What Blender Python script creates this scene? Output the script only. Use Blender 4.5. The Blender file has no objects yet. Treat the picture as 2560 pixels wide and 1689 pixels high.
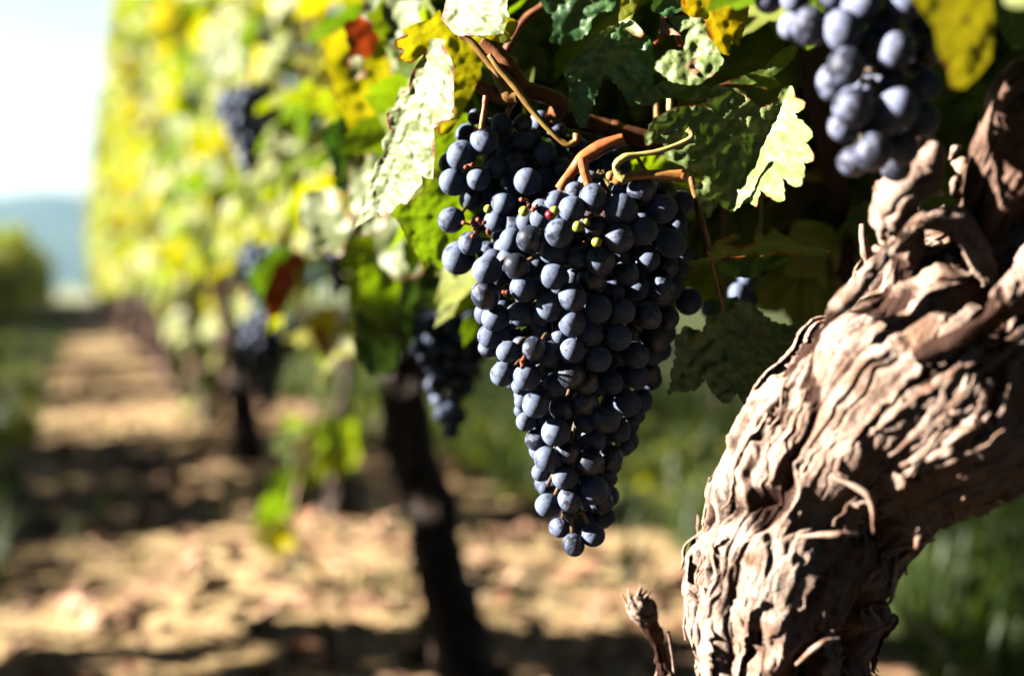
import bpy, math, random
import numpy as np
from mathutils import Vector, Matrix, geometry

random.seed(7)
RNG = np.random.default_rng(11)
SC = bpy.context.scene
COL = SC.collection

# ------------------------------------------------------------------ camera
CAM_H = 0.5
TILT = math.radians(2.005)
cam_d = bpy.data.cameras.new('camera')
cam = bpy.data.objects.new('camera', cam_d)
COL.objects.link(cam)
cam.location = (0, 0, CAM_H)
cam.rotation_euler = (math.radians(90) - TILT, 0, 0)
cam_d.sensor_width = 36
cam_d.lens = 50
cam_d.clip_start = 0.02
cam_d.clip_end = 9000
cam_d.dof.use_dof = True
cam_d.dof.focus_distance = 0.705
cam_d.dof.aperture_fstop = 3.6
SC.camera = cam

# ------------------------------------------------------------------ light
SUN = Vector((-0.92, -0.08, 0.36)).normalized()
elev = math.asin(SUN.z)
azim = math.atan2(SUN.x, SUN.y)
world = bpy.data.worlds.new('World')
SC.world = world
world.use_nodes = True
wt = world.node_tree
bg = wt.nodes['Background']
sky = wt.nodes.new('ShaderNodeTexSky')
sky.sky_type = 'NISHITA'
sky.sun_disc = False
sky.sun_elevation = elev
sky.sun_rotation = azim % (2 * math.pi)
sky.air_density = 1.0
sky.dust_density = 2.0
# bright milky band of sky over the horizon, deeper blue overhead
wco = wt.nodes.new('ShaderNodeTexCoord'); wsep = wt.nodes.new('ShaderNodeSeparateXYZ'); wr = wt.nodes.new('ShaderNodeValToRGB'); wm = wt.nodes.new('ShaderNodeMixRGB')
wt.links.new(wco.outputs['Generated'], wsep.inputs[0]); wt.links.new(wsep.outputs[2], wr.inputs[0])
wr.color_ramp.elements[0].position = 0.0; wr.color_ramp.elements[0].color = (1.55, 1.45, 1.4, 1)
wr.color_ramp.elements[1].position = 0.5; wr.color_ramp.elements[1].color = (0.10, 0.12, 0.17, 1)
e_ = wr.color_ramp.elements.new(0.12); e_.color = (1.6, 1.45, 1.36, 1)
e_ = wr.color_ramp.elements.new(0.26); e_.color = (0.95, 0.87, 0.84, 1)
wm.blend_type = 'MULTIPLY'; wm.inputs[0].default_value = 1.0
wt.links.new(sky.outputs[0], wm.inputs[1]); wt.links.new(wr.outputs[0], wm.inputs[2])
# the sky is deeper away from the bright northern horizon
wr2 = wt.nodes.new('ShaderNodeValToRGB'); wm2 = wt.nodes.new('ShaderNodeMixRGB'); wmp = wt.nodes.new('ShaderNodeMapRange')
wt.links.new(wsep.outputs[1], wmp.inputs[0]); wmp.inputs[1].default_value = -1.0
wt.links.new(wmp.outputs[0], wr2.inputs[0])
wr2.color_ramp.elements[0].position = 0.5; wr2.color_ramp.elements[0].color = (0.06, 0.075, 0.105, 1)
wr2.color_ramp.elements[1].position = 0.9; wr2.color_ramp.elements[1].color = (1, 1, 1, 1)
wm2.blend_type = 'MULTIPLY'; wm2.inputs[0].default_value = 1.0
wt.links.new(wm.outputs[0], wm2.inputs[1]); wt.links.new(wr2.outputs[0], wm2.inputs[2])
wt.links.new(wm2.outputs[0], bg.inputs[0])
bg.inputs[1].default_value = 0.05
sun_d = bpy.data.lights.new('sun', 'SUN')
sun_d.energy = 5.0
sun_d.angle = math.radians(0.5)
sun_d.color = (1.0, 0.92, 0.78)
sun = bpy.data.objects.new('sun', sun_d)
COL.objects.link(sun)
sun.rotation_euler = SUN.to_track_quat('Z', 'Y').to_euler()
sun.location = (-4, -2, 5)
SC.view_settings.view_transform = 'Standard'
SC.view_settings.look = 'None'
SC.view_settings.exposure = 2.45
SC.view_settings.gamma = 1.0
SC.cycles.max_bounces = 6
SC.cycles.transmission_bounces = 4
SC.cycles.diffuse_bounces = 0
SC.cycles.glossy_bounces = 2
SC.cycles.transparent_max_bounces = 4
SC.cycles.caustics_reflective = False
SC.cycles.caustics_refractive = False

# ------------------------------------------------------------------ helpers
FWD = np.array([0, math.cos(TILT), -math.sin(TILT)])
UPV = np.array([0, math.sin(TILT), math.cos(TILT)])
RT = np.array([1.0, 0, 0])
CAMP = np.array([0, 0, CAM_H])
FPX = 50 / 36 * 2560


def P(x, y, Z):
    """point that stands Z metres ahead at photo position x, y"""
    x = np.asarray(x, float); y = np.asarray(y, float); Z = np.asarray(Z, float)
    return CAMP + Z[..., None] * (FWD + ((x - 1280) / FPX)[..., None] * RT - ((y - 844.5) / FPX)[..., None] * UPV)


def proj(p):
    d = np.asarray(p) - CAMP
    Z = d @ FWD
    return 1280 + FPX * (d @ RT) / Z, 844.5 - FPX * (d @ UPV) / Z, Z


def _h(ix, iy, iz, seed):
    n = (ix * 374761393 + iy * 668265263 + iz * 2147483647 + seed * 1274126177) & 0xFFFFFFFF
    n = ((n ^ (n >> 13)) * 1274126177) & 0xFFFFFFFF
    n = ((n ^ (n >> 16)) * 2246822519) & 0xFFFFFFFF
    return ((n ^ (n >> 15)) & 0xFFFF) / 32767.5 - 1.0


def noise(p, seed=0):
    p = np.asarray(p, float)
    i = np.floor(p).astype(np.int64)
    f = p - i
    f = f * f * (3 - 2 * f)
    r = 0
    for a in (0, 1):
        wa = f[..., 0] if a else 1 - f[..., 0]
        for b in (0, 1):
            wb = f[..., 1] if b else 1 - f[..., 1]
            for c in (0, 1):
                wc = f[..., 2] if c else 1 - f[..., 2]
                r = r + wa * wb * wc * _h(i[..., 0] + a, i[..., 1] + b, i[..., 2] + c, seed)
    return r


def fbm(p, octv=4, seed=0, gain=0.5):
    r = 0; a = 1.0; t = 0
    p = np.asarray(p, float)
    for k in range(octv):
        r = r + a * noise(p, seed + k * 17); t += a
        p = p * 2.03 + 11.7; a *= gain
    return r / t


ORG = {}


def props(o, label=None, cat=None, group=None, kind=None):
    if label: o['label'] = label
    if cat: o['category'] = cat
    if group: o['group'] = group
    if kind: o['kind'] = kind
    return o


def empty(name, loc, label, cat, group=None):
    o = bpy.data.objects.new(name, None)
    o.empty_display_size = 0.05
    COL.objects.link(o)
    o.location = [float(v) for v in loc]
    ORG[o.name] = np.array(loc, float)
    return props(o, label, cat, group)


def mesh(name, V, F, mat, smooth=True, attrs=None):
    """F: (n,3) or (n,4) int array or list of such arrays"""
    me = bpy.data.meshes.new(name)
    V = np.asarray(V, float)
    if isinstance(F, (list, tuple)):
        Fs = [np.asarray(f, np.int64) for f in F if len(f)]
    else:
        Fs = [np.asarray(F, np.int64)]
    nl = sum(f.size for f in Fs); nf = sum(len(f) for f in Fs)
    me.vertices.add(len(V)); me.vertices.foreach_set('co', V.ravel())
    me.loops.add(nl); me.loops.foreach_set('vertex_index', np.concatenate([f.ravel() for f in Fs]).astype(np.int32))
    me.polygons.add(nf)
    tot = np.concatenate([np.full(len(f), f.shape[1]) for f in Fs])
    st = np.concatenate([[0], np.cumsum(tot)[:-1]])
    me.polygons.foreach_set('loop_start', st.astype(np.int32))
    me.polygons.foreach_set('loop_total', tot.astype(np.int32))
    me.polygons.foreach_set('use_smooth', np.full(nf, smooth))
    for k, a in (attrs or {}).items():
        at = me.attributes.new(k, 'FLOAT', 'POINT')
        at.data.foreach_set('value', np.asarray(a, np.float32))
    me.update(calc_edges=True)
    if mat: me.materials.append(mat)
    return me


def obj(name, V, F, mat, parent=None, smooth=True, attrs=None, label=None):
    org = ORG[parent.name] if parent else np.zeros(3)
    o = bpy.data.objects.new(name, mesh(name, np.asarray(V) - org, F, mat, smooth, attrs))
    COL.objects.link(o)
    if parent: o.parent = parent
    ORG[o.name] = org.copy()
    if label: o['label'] = label
    return o


def inst(name, me, M, parent=None):
    """object sharing mesh me with world matrix M"""
    o = bpy.data.objects.new(name, me)
    COL.objects.link(o)
    if parent:
        o.parent = parent
        M = Matrix.Translation(-Vector(ORG[parent.name])) @ M
    o.matrix_local = M
    return o


def spline(pts, n):
    """Catmull-Rom through rows of pts, n samples"""
    p = np.asarray(pts, float)
    if len(p) == 2:
        t = np.linspace(0, 1, n)[:, None]
        return p[0] * (1 - t) + p[1] * t
    q = np.vstack([2 * p[0] - p[1], p, 2 * p[-1] - p[-2]])
    t = np.linspace(0, len(p) - 1 - 1e-9, n)
    i = t.astype(int); f = (t - i)[:, None]
    a, b, c, d = q[i], q[i + 1], q[i + 2], q[i + 3]
    return 0.5 * (2 * b + (c - a) * f + (2 * a - 5 * b + 4 * c - d) * f ** 2 + (3 * b - a - 3 * c + d) * f ** 3)


def frames(c):
    t = np.gradient(c, axis=0)
    t /= np.linalg.norm(t, axis=1)[:, None] + 1e-12
    a = np.zeros_like(c)
    v = np.array([0.0, -1, 0.2])
    for i in range(len(c)):
        v = v - t[i] * (v @ t[i])
        v = v / (np.linalg.norm(v) + 1e-9)
        a[i] = v
    return a, np.cross(t, a), t


def gridfaces(nl, nv, wrap=True):
    i = np.arange(nl - 1)[:, None]
    j = np.arange(nv if wrap else nv - 1)[None, :]
    j2 = (j + 1) % nv
    return np.stack([i * nv + j, i * nv + j2, (i + 1) * nv + j2, (i + 1) * nv + j], -1).reshape(-1, 4)


def tube(pts, rad, n=24, nv=10, rough=0.0, seed=0, cap=True):
    """pts world rows; returns V, F (list)"""
    c = spline(pts, n)
    r = np.interp(np.linspace(0, 1, n), np.linspace(0, 1, len(rad)), rad)
    a, b, t = frames(c)
    ph = np.linspace(0, 2 * np.pi, nv, endpoint=False)
    d = np.cos(ph)[None, :, None] * a[:, None] + np.sin(ph)[None, :, None] * b[:, None]
    rr = np.repeat(r[:, None], nv, 1)
    if rough:
        s = np.linspace(0, 1, n)[:, None] * np.linalg.norm(np.diff(c, axis=0), axis=1).sum()
        q = np.stack(np.broadcast_arrays(np.cos(ph)[None] * 1.6, np.sin(ph)[None] * 1.6, s / max(r.mean(), 1e-5) * 0.35), -1)
        rr = rr * (1 + rough * fbm(q + seed, 3, seed))
    V = (c[:, None] + d * rr[..., None]).reshape(-1, 3)
    F = [gridfaces(n, nv)]
    if cap:
        k = len(V)
        V = np.vstack([V, c[0], c[-1]])
        j = np.arange(nv)
        F.append(np.stack([np.full(nv, k), (j + 1) % nv, j], 1))
        F.append(np.stack([np.full(nv, k + 1), (n - 1) * nv + j, (n - 1) * nv + (j + 1) % nv], 1))
    return V, F


def ptube(p, r, Z=None, **k):
    """tube through photo-located points: p rows (x, y, Z), r in metres"""
    p = np.asarray(p, float)
    return tube(P(p[:, 0], p[:, 1], p[:, 2]), r, **k)


def join(parts):
    Vs = []; Q = []; T = []; off = 0
    for V, F in parts:
        Vs.append(V)
        for f in (F if isinstance(F, list) else [F]):
            (Q if f.shape[1] == 4 else T).append(f + off)
        off += len(V)
    Fs = []
    if Q: Fs.append(np.vstack(Q))
    if T: Fs.append(np.vstack(T))
    return np.vstack(Vs), Fs


# ------------------------------------------------------------------ materials
class NT:
    def __init__(s, name):
        s.m = bpy.data.materials.new(name); s.m.use_nodes = True
        s.t = s.m.node_tree; s.t.nodes.clear()
        s.out = s.t.nodes.new('ShaderNodeOutputMaterial')

    def n(s, typ, ins=None, **kw):
        nd = s.t.nodes.new(typ)
        for k, v in kw.items(): setattr(nd, k, v)
        for k, v in (ins or {}).items():
            sock = nd.inputs[k]
            if hasattr(v, 'node') and hasattr(v, 'links'): s.t.links.new(v, sock)
            else: sock.default_value = v
        return nd

    def noise(s, vec, scale, detail=3, rough=0.5, dist=0.0):
        return s.n('ShaderNodeTexNoise', {'Vector': vec, 'Scale': scale, 'Detail': detail, 'Roughness': rough, 'Distortion': dist}).outputs['Fac']

    def ramp(s, fac, stops, interp='LINEAR'):
        r = s.n('ShaderNodeValToRGB', {'Fac': fac})
        cr = r.color_ramp; cr.interpolation = interp
        while len(cr.elements) < len(stops): cr.elements.new(0.5)
        for e, (p, c) in zip(cr.elements, stops):
            e.position = p
            e.color = tuple(c) + (1,) if hasattr(c, '__len__') else (c, c, c, 1)
        return r.outputs[0]

    def mix(s, fac, a, b, mode='MIX'):
        nd = s.n('ShaderNodeMixRGB', blend_type=mode)
        for k, v in ((0, fac), (1, a), (2, b)):
            if hasattr(v, 'links'): s.t.links.new(v, nd.inputs[k])
            elif k == 0: nd.inputs[0].default_value = v
            else: nd.inputs[k].default_value = tuple(v) + (1,)
        return nd.outputs[0]

    def math(s, op, a, b=0.0, clamp=False):
        nd = s.n('ShaderNodeMath', operation=op, use_clamp=clamp)
        for k, v in ((0, a), (1, b)):
            if hasattr(v, 'links'): s.t.links.new(v, nd.inputs[k])
            else: nd.inputs[k].default_value = v
        return nd.outputs[0]

    def attr(s, name):
        return s.n('ShaderNodeAttribute', attribute_name=name).outputs['Fac']

    def coord(s, which='Object'):
        return s.n('ShaderNodeTexCoord').outputs[which]

    def bump(s, h, strength=0.5, dist=0.001):
        return s.n('ShaderNodeBump', {'Height': h, 'Strength': strength, 'Distance': dist}).outputs[0]

    def bsdf(s, col, rough=0.6, spec=0.5, normal=None, **kw):
        b = s.n('ShaderNodeBsdfPrincipled')
        for k, v in (('Base Color', col), ('Roughness', rough), ('Specular IOR Level', spec)):
            if hasattr(v, 'links'): s.t.links.new(v, b.inputs[k])
            elif k == 'Base Color': b.inputs[k].default_value = tuple(v) + (1,)
            else: b.inputs[k].default_value = v
        if normal is not None: s.t.links.new(normal, b.inputs['Normal'])
        for k, v in kw.items(): b.inputs[k].default_value = v
        return b.outputs[0]

    def done(s, sh):
        s.t.links.new(sh, s.out.inputs[0]); return s.m


def wpos(n):
    return n.n('ShaderNodeNewGeometry').outputs['Position']


def mat_grape(name, bloom=(0.160, 0.215, 0.350), skin=(0.010, 0.010, 0.020)):
    n = NT(name)
    rnd = n.n('ShaderNodeObjectInfo').outputs['Random']
    co = n.n('ShaderNodeVectorMath', {0: n.coord('Object')}, operation='ADD')
    k = n.n('ShaderNodeCombineXYZ', {0: n.math('MULTIPLY', rnd, 37.0), 1: n.math('MULTIPLY', rnd, 91.0), 2: n.math('MULTIPLY', rnd, 13.0)})
    n.t.links.new(k.outputs[0], co.inputs[1])
    v = co.outputs[0]
    big = n.noise(v, 1.4, 4, 0.6, 0.4)
    less = n.ramp(rnd, [(0.55, 0.0), (0.98, 0.24)])
    mask = n.ramp(n.math('SUBTRACT', big, less), [(0.30, 0.10), (0.44, 0.75), (0.62, 1.0)])
    fine = n.ramp(n.noise(v, 9.0, 4, 0.75), [(0.32, 0.25), (0.44, 1.0)])
    mask = n.math('MULTIPLY', mask, fine)
    cool = n.mix(n.ramp(n.noise(v, 2.3, 2), [(0.3, 0.0), (0.7, 1.0)]), bloom, [bloom[0] * 1.22, bloom[1] * 1.08, bloom[2] * 1.02])
    col = n.mix(mask, skin, cool)
    spk = n.ramp(n.noise(v, 5.5, 2, 0.5), [(0.70, 0.0), (0.735, 1.0)])
    col = n.mix(n.math('MULTIPLY', spk, 0.85), col, (0.11, 0.045, 0.018))
    # stylar scar at the tip
    pz = n.n('ShaderNodeSeparateXYZ', {0: n.coord('Object')}).outputs[2]
    scar = n.ramp(pz, [(0.0, 1.0), (0.012, 0.0)])
    d = n.n('ShaderNodeVectorMath', {0: n.coord('Object'), 1: (0, 0, -1.0)}, operation='DISTANCE').outputs['Value']
    scar = n.ramp(d, [(0.06, 1.0), (0.11, 0.0)])
    col = n.mix(scar, col, (0.16, 0.075, 0.025))
    rgh = n.ramp(mask, [(0.0, 0.32), (1.0, 0.72)])
    return n.done(n.bsdf(col, rgh, 0.22, n.bump(n.noise(v, 14, 3), 0.15, 0.02)))


def mat_simple(name, c1, c2, scale=40, rough=0.6, bump=0.3, spec=0.4, dist=0.001, stretch=None, mid=0.5, sss=False):
    n = NT(name)
    v = wpos(n)
    if stretch: v = n.n('ShaderNodeMapping', {'Vector': v, 'Scale': stretch}).outputs[0]
    f = n.noise(v, scale, 5, 0.6)
    col = n.mix(n.ramp(f, [(mid - 0.15, 0.0), (mid + 0.15, 1.0)]), c1, c2)
    return n.done(n.bsdf(col, rough, spec, n.bump(f, bump, dist)))


def mat_leaf(name, top, trans, vein, dry=(0.20, 0.06, 0.02), dryw=0.0, patch=0.0, rough=0.42, tmix=0.4, second=None, bumpscale=500, spec=0.5, red=0.0):
    """hero leaf: attributes vein (0..1), edge (m to the rim)"""
    n = NT(name)
    p = wpos(n)
    ve = n.attr('vein'); ed = n.attr('edge')
    nz = n.noise(p, 28, 4, 0.6)
    f2 = n.ramp(nz, [(0.35, 0.0), (0.65, 1.0)])
    sec = second or [c * 0.65 for c in top]
    base = n.mix(f2, top, sec)
    base = n.mix(n.math('MULTIPLY', ve, 0.9), base, vein)
    tr = n.mix(f2, trans, [c * 0.7 for c in trans])
    tr = n.mix(n.math('MULTIPLY', ve, 0.5), tr, [min(1, c * 1.25) for c in trans])
    if dryw > 0:
        w = n.math('ADD', n.math('MULTIPLY', ed, 1.0 / dryw), n.math('MULTIPLY', n.math('SUBTRACT', n.noise(p, 130, 4, 0.7), 0.5), 4.5))
        m = n.math('MULTIPLY', n.ramp(w, [(0.0, 1.0), (0.55, 1.0), (0.85, 0.0)]), n.ramp(n.noise(p, 45, 2), [(0.46, 0.0), (0.54, 1.0)]))
        dc = n.mix(n.ramp(n.noise(p, 260, 3), [(0.4, 0.0), (0.6, 1.0)]), dry, [c * 0.35 for c in dry])
        base = n.mix(m, base, dc); tr = n.mix(m, tr, [c * 0.6 for c in dry])
    if patch > 0:
        m = n.ramp(n.noise(p, 38, 3, 0.6, 0.5), [(1 - patch, 0.0), (1.03 - patch, 1.0)])
        base = n.mix(m, base, dry); tr = n.mix(m, tr, [c * 0.5 for c in dry])
    if red > 0:
        m = n.ramp(n.noise(n.n('ShaderNodeMapping', {'Vector': p, 'Scale': (1.0, 1.0, 0.45)}).outputs[0], 140, 4, 0.7), [(1 - red, 0.0), (1.05 - red, 1.0)])
        base = n.mix(m, base, (0.35, 0.03, 0.01)); tr = n.mix(m, tr, (0.45, 0.03, 0.01))
    bp = n.bump(n.noise(p, bumpscale, 4, 0.7), 0.5, 0.0006)
    a = n.bsdf(base, rough, spec, bp)
    b = n.n('ShaderNodeBsdfTranslucent', {'Color': tr, 'Normal': bp}).outputs[0]
    return n.done(n.n('ShaderNodeMixShader', {0: tmix, 1: a, 2: b}).outputs[0])


def mat_canopy(name, kind=0):
    """background leaves, colour chosen per leaf by tint"""
    n = NT(name)
    rnd = n.n('ShaderNodeObjectInfo').outputs['Random']
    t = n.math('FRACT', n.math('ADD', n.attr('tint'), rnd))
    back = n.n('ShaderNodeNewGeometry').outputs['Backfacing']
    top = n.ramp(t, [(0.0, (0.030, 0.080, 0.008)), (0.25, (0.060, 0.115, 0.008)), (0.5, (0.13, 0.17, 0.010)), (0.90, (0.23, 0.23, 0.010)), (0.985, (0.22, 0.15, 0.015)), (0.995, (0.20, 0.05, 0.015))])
    und = n.ramp(t, [(0.0, (0.17, 0.22, 0.05)), (0.5, (0.32, 0.35, 0.075)), (0.98, (0.42, 0.40, 0.08)), (0.995, (0.22, 0.08, 0.03))])
    tr = n.ramp(t, [(0.0, (0.09, 0.18, 0.003)), (0.25, (0.18, 0.28, 0.003)), (0.5, (0.31, 0.38, 0.003)), (0.90, (0.48, 0.42, 0.004)), (0.985, (0.40, 0.28, 0.01)), (0.995, (0.40, 0.05, 0.01))])
    ve = n.attr('vein')
    col = n.mix(back, top, und)
    col = n.mix(n.math('MULTIPLY', ve, 0.5), col, (0.32, 0.36, 0.14))
    p = wpos(n)
    nz = n.noise(p, 60, 3, 0.6)
    col = n.mix(0.55, col, n.ramp(nz, [(0.3, 0.55), (0.7, 1.35)]), 'MULTIPLY')
    bp = n.bump(n.noise(p, 220, 3, 0.6), 0.7, 0.002)
    a = n.bsdf(col, 0.42, 0.55, bp)
    b = n.n('ShaderNodeBsdfTranslucent', {'Color': tr, 'Normal': bp}).outputs[0]
    return n.done(n.n('ShaderNodeMixShader', {0: 0.5, 1: a, 2: b}).outputs[0])


def mat_bark(name, pale, mid, dark, scale=1.0, amp=0.0015):
    n = NT(name)
    p = wpos(n)
    g = n.attr('grain_shade')
    f = n.noise(p, 60 * scale, 5, 0.65, 0.6)
    f3 = n.noise(p, 18 * scale, 3, 0.5, 0.4)
    col = n.mix(n.ramp(f, [(0.40, 0.0), (0.56, 1.0)]), mid, pale)
    col = n.mix(n.ramp(f3, [(0.42, 0.0), (0.62, 0.75)]), col, [c * k for c, k in zip(pale, (0.95, 0.82, 0.80))])
    fine = n.noise(p, 420 * scale, 4, 0.7)
    col = n.mix(n.ramp(n.math('ADD', g, n.math('MULTIPLY', n.math('SUBTRACT', fine, 0.5), 0.5)), [(0.22, 1.0), (0.50, 0.0)]), col, dark)
    fine = n.noise(p, 420 * scale, 4, 0.7)
    return n.done(n.bsdf(col, 0.8, 0.25, n.bump(fine, 0.9, amp)))


def mat_soil(name):
    n = NT(name)
    p = wpos(n)
    gr = n.attr('green')
    a = n.noise(p, 9, 6, 0.65)
    b = n.noise(p, 55, 5, 0.7)
    col = n.ramp(a, [(0.28, (0.25, 0.150, 0.07)), (0.48, (0.46, 0.32, 0.16)), (0.68, (0.64, 0.48, 0.26))])
    col = n.mix(n.ramp(b, [(0.56, 0.0), (0.66, 0.7)]), col, (0.50, 0.36, 0.23))
    col = n.mix(n.ramp(b, [(0.36, 0.75), (0.44, 0.0)]), col, (0.13, 0.06, 0.03))
    g = n.mix(n.ramp(n.noise(p, 25, 4), [(0.4, 0.0), (0.6, 1.0)]), (0.025, 0.045, 0.010), (0.10, 0.11, 0.03))
    gm = n.ramp(n.math('ADD', gr, n.math('MULTIPLY', n.math('SUBTRACT', n.noise(p, 5, 4), 0.5), 1.2)), [(0.4, 0.0), (0.6, 1.0)])
    col = n.mix(gm, col, g)
    # fields a long way off
    far = n.attr('far')
    fld = n.mix(n.ramp(n.noise(p, 0.012, 3), [(0.45, 0.0), (0.55, 1.0)]), (0.10, 0.15, 0.05), (0.50, 0.44, 0.28))
    col = n.mix(far, col, fld)
    return n.done(n.bsdf(col, 0.9, 0.2, n.bump(n.noise(p, 90, 5, 0.7), 0.8, 0.006)))


M_GRAPE = mat_grape('grape_skin')
M_GRAPE_NEAR = mat_grape('grape_skin_thick_bloom', bloom=(0.22, 0.265, 0.43))
M_UNRIPE = mat_simple('unripe_berry', (0.42, 0.42, 0.08), (0.30, 0.36, 0.05), 150, 0.4)
M_REDBERRY = mat_simple('red_berry', (0.20, 0.012, 0.025), (0.12, 0.01, 0.025), 200, 0.3)
M_CANE = mat_simple('cane_bark', (0.27, 0.10, 0.04), (0.12, 0.042, 0.02), 90, 0.6, 0.8, 0.3, 0.001)
M_CANE_Y = mat_simple('young_cane_bark', (0.50, 0.30, 0.08), (0.42, 0.14, 0.04), 70, 0.45, 0.3)
M_CANE_R = mat_simple('red_stalk_skin', (0.42, 0.075, 0.035), (0.46, 0.20, 0.05), 45, 0.4, 0.2)
M_PETIOLE = mat_simple('petiole_skin', (0.22, 0.085, 0.03), (0.30, 0.20, 0.05), 60, 0.45, 0.2)
M_PALE = mat_simple('pale_green_stalk', (0.55, 0.40, 0.15), (0.42, 0.40, 0.12), 80, 0.45, 0.2)
M_DRYSTEM = mat_simple('dried_stalk', (0.34, 0.085, 0.035), (0.20, 0.05, 0.02), 300, 0.7, 0.6)
M_RACHIS = mat_simple('bunch_stalk', (0.10, 0.09, 0.02), (0.12, 0.045, 0.02), 120, 0.6, 0.3)
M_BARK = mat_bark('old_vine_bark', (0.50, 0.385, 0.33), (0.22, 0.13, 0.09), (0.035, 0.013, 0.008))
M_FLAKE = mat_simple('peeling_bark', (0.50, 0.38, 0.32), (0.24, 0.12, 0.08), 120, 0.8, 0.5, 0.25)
M_BARK_ARM = mat_bark('shade_dark_arm_bark', (0.24, 0.15, 0.115), (0.10, 0.055, 0.04), (0.02, 0.009, 0.006))  # bark colour darkened to stand in for shade on the upper arm
M_BARK_D = mat_bark('shade_dark_vine_bark', (0.10, 0.075, 0.065), (0.06, 0.042, 0.035), (0.02, 0.014, 0.012), 0.7)  # near black bark colour imitates the shade the trunks stand in
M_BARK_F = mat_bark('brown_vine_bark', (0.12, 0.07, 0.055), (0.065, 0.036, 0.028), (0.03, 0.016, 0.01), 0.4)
M_CANOPY = mat_canopy('vine_leaf')
M_SOIL = mat_soil('soil')

# ------------------------------------------------------------------ the row geometry
XA, SL = 0.477, 0.3037            # centre line of the right-hand row: x = XA - SL*y
CN = math.cos(math.atan(SL)); SN = math.sin(math.atan(SL))


def row(t, u, h, xa=XA):
    t = np.asarray(t, float); u = np.asarray(u, float)
    return np.stack([xa - SL * t + u * CN, t + u * SN, np.asarray(h, float) + 0 * t], -1)


def ground_z(x, y):
    x = np.asarray(x, float); y = np.asarray(y, float)
    q = np.stack([x * 4, y * 4, 0 * x], -1)
    d = np.hypot(x, y)
    near = np.clip(1.5 - d / 14, 0, 1)
    z = near * (0.016 * fbm(q, 3, 3) + 0.009 * np.abs(fbm(q * 4.1, 3, 9)) + 0.003 * fbm(q * 13, 2, 5))
    o = (x + SL * y - XA) * CN
    z = z + 0.035 * np.exp(-(o / 0.28) ** 2) * np.clip(2 - d / 20, 0, 1) - 0.02
    # the land falls to a valley and rises to a wooded hill
    z = z - 14 * np.clip((d - 60) / 500, 0, 1) ** 1.3
    return z


def build_ground():
    def axis(a, b, fine, lo, hi, n):
        core = np.arange(a, b, fine)
        g = np.geomspace(1, 1 + hi - b, n) - 1
        l = np.geomspace(1, 1 + a - lo, n) - 1
        return np.concatenate([(a - l[1:])[::-1], core, b + g[1:]])
    xs = axis(-2.6, 2.4, 0.016, -3500, 3500, 60)
    ys = axis(1.0, 8.0, 0.02, -200, 3500, 70)
    X, Y = np.meshgrid(xs, ys, indexing='ij')
    Z = ground_z(X, Y)
    o = (X + SL * Y - XA) * CN
    green = np.clip((np.abs(o + 0.02) - 0.50) * 3, 0, 1)
    oL = np.abs(o + 1.95)
    green = np.where(oL < 0.35, green * 0.4, green)
    far = np.clip((np.hypot(X, Y) - 50) / 60, 0, 1)
    V = np.stack([X, Y, Z], -1).reshape(-1, 3)
    o_ = obj('ground', V, gridfaces(len(xs), len(ys), False)[:, ::-1], M_SOIL, attrs={'green': green.ravel(), 'far': far.ravel()})
    props(o_, kind='structure')


build_ground()


def build_hills():
    n = NT('hill_woods')
    p = wpos(n)
    col = n.ramp(n.noise(p, 0.02, 5, 0.6), [(0.4, (0.030, 0.055, 0.022)), (0.6, (0.06, 0.10, 0.035))])
    m = n.done(n.bsdf(col, 0.9, 0.1))
    n2 = NT('lower_slope_fields')
    p = wpos(n2)
    col = n2.ramp(n2.noise(p, 0.02, 3, 0.5), [(0.42, (0.10, 0.15, 0.05)), (0.5, (0.42, 0.40, 0.22)), (0.62, (0.16, 0.22, 0.07))])
    m2 = n2.done(n2.bsdf(col, 0.9, 0.1))
    for nm, mat, y0, hh, x0, x1, sd, dep in (('hill', m, 1700, 96, -2600, 2400, 3, 500), ('slope', m2, 620, 3.0, -900, 700, 8, 330)):
        xs = np.linspace(x0, x1, 160); ys = np.linspace(0, 1, 40)
        X, T = np.meshgrid(xs, ys, indexing='ij')
        Y = y0 + (T - 0.5) * 2 * dep
        prof = np.sin(np.pi * T) ** 1.2
        q = np.stack([X * 0.0035, Y * 0.0035, 0 * X], -1)
        Z = -15.5 + (hh + 14) * prof * (1 + 0.30 * fbm(q, 4, sd)) + 3 * fbm(q * 12, 2, sd + 1) * prof
        edge = np.clip((X - x0) / 300, 0, 1) * np.clip((x1 - X) / 300, 0, 1)
        Z = -16 + (Z + 16) * edge
        o = obj(nm, np.stack([X, Y, Z], -1).reshape(-1, 3), gridfaces(160, 40, False)[:, ::-1], mat)
        props(o, kind='structure')


build_hills()

# ------------------------------------------------------------------ leaf templates


def lobed(th, teeth=True, seed=0):
    """grape-leaf rim radius against the angle from the tip"""
    a = np.abs((th + np.pi) % (2 * np.pi) - np.pi)
    A = np.radians([0, 14, 30, 46, 60, 78, 92, 108, 125, 150, 168, 180])
    R = np.array([1.0, 0.84, 0.60, 0.80, 0.92, 0.72, 0.60, 0.72, 0.72, 0.56, 0.34, 0.08])
    rng = np.random.default_rng(seed)
    R = R * (1 + rng.uniform(-0.07, 0.07, len(R)))
    r = np.interp(a, A, R)
    if teeth:
        r = r * (1 + 0.055 * (np.abs(((th * 6.1 + seed) % 1) - 0.5) * 4 - 1))
    return r


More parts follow.
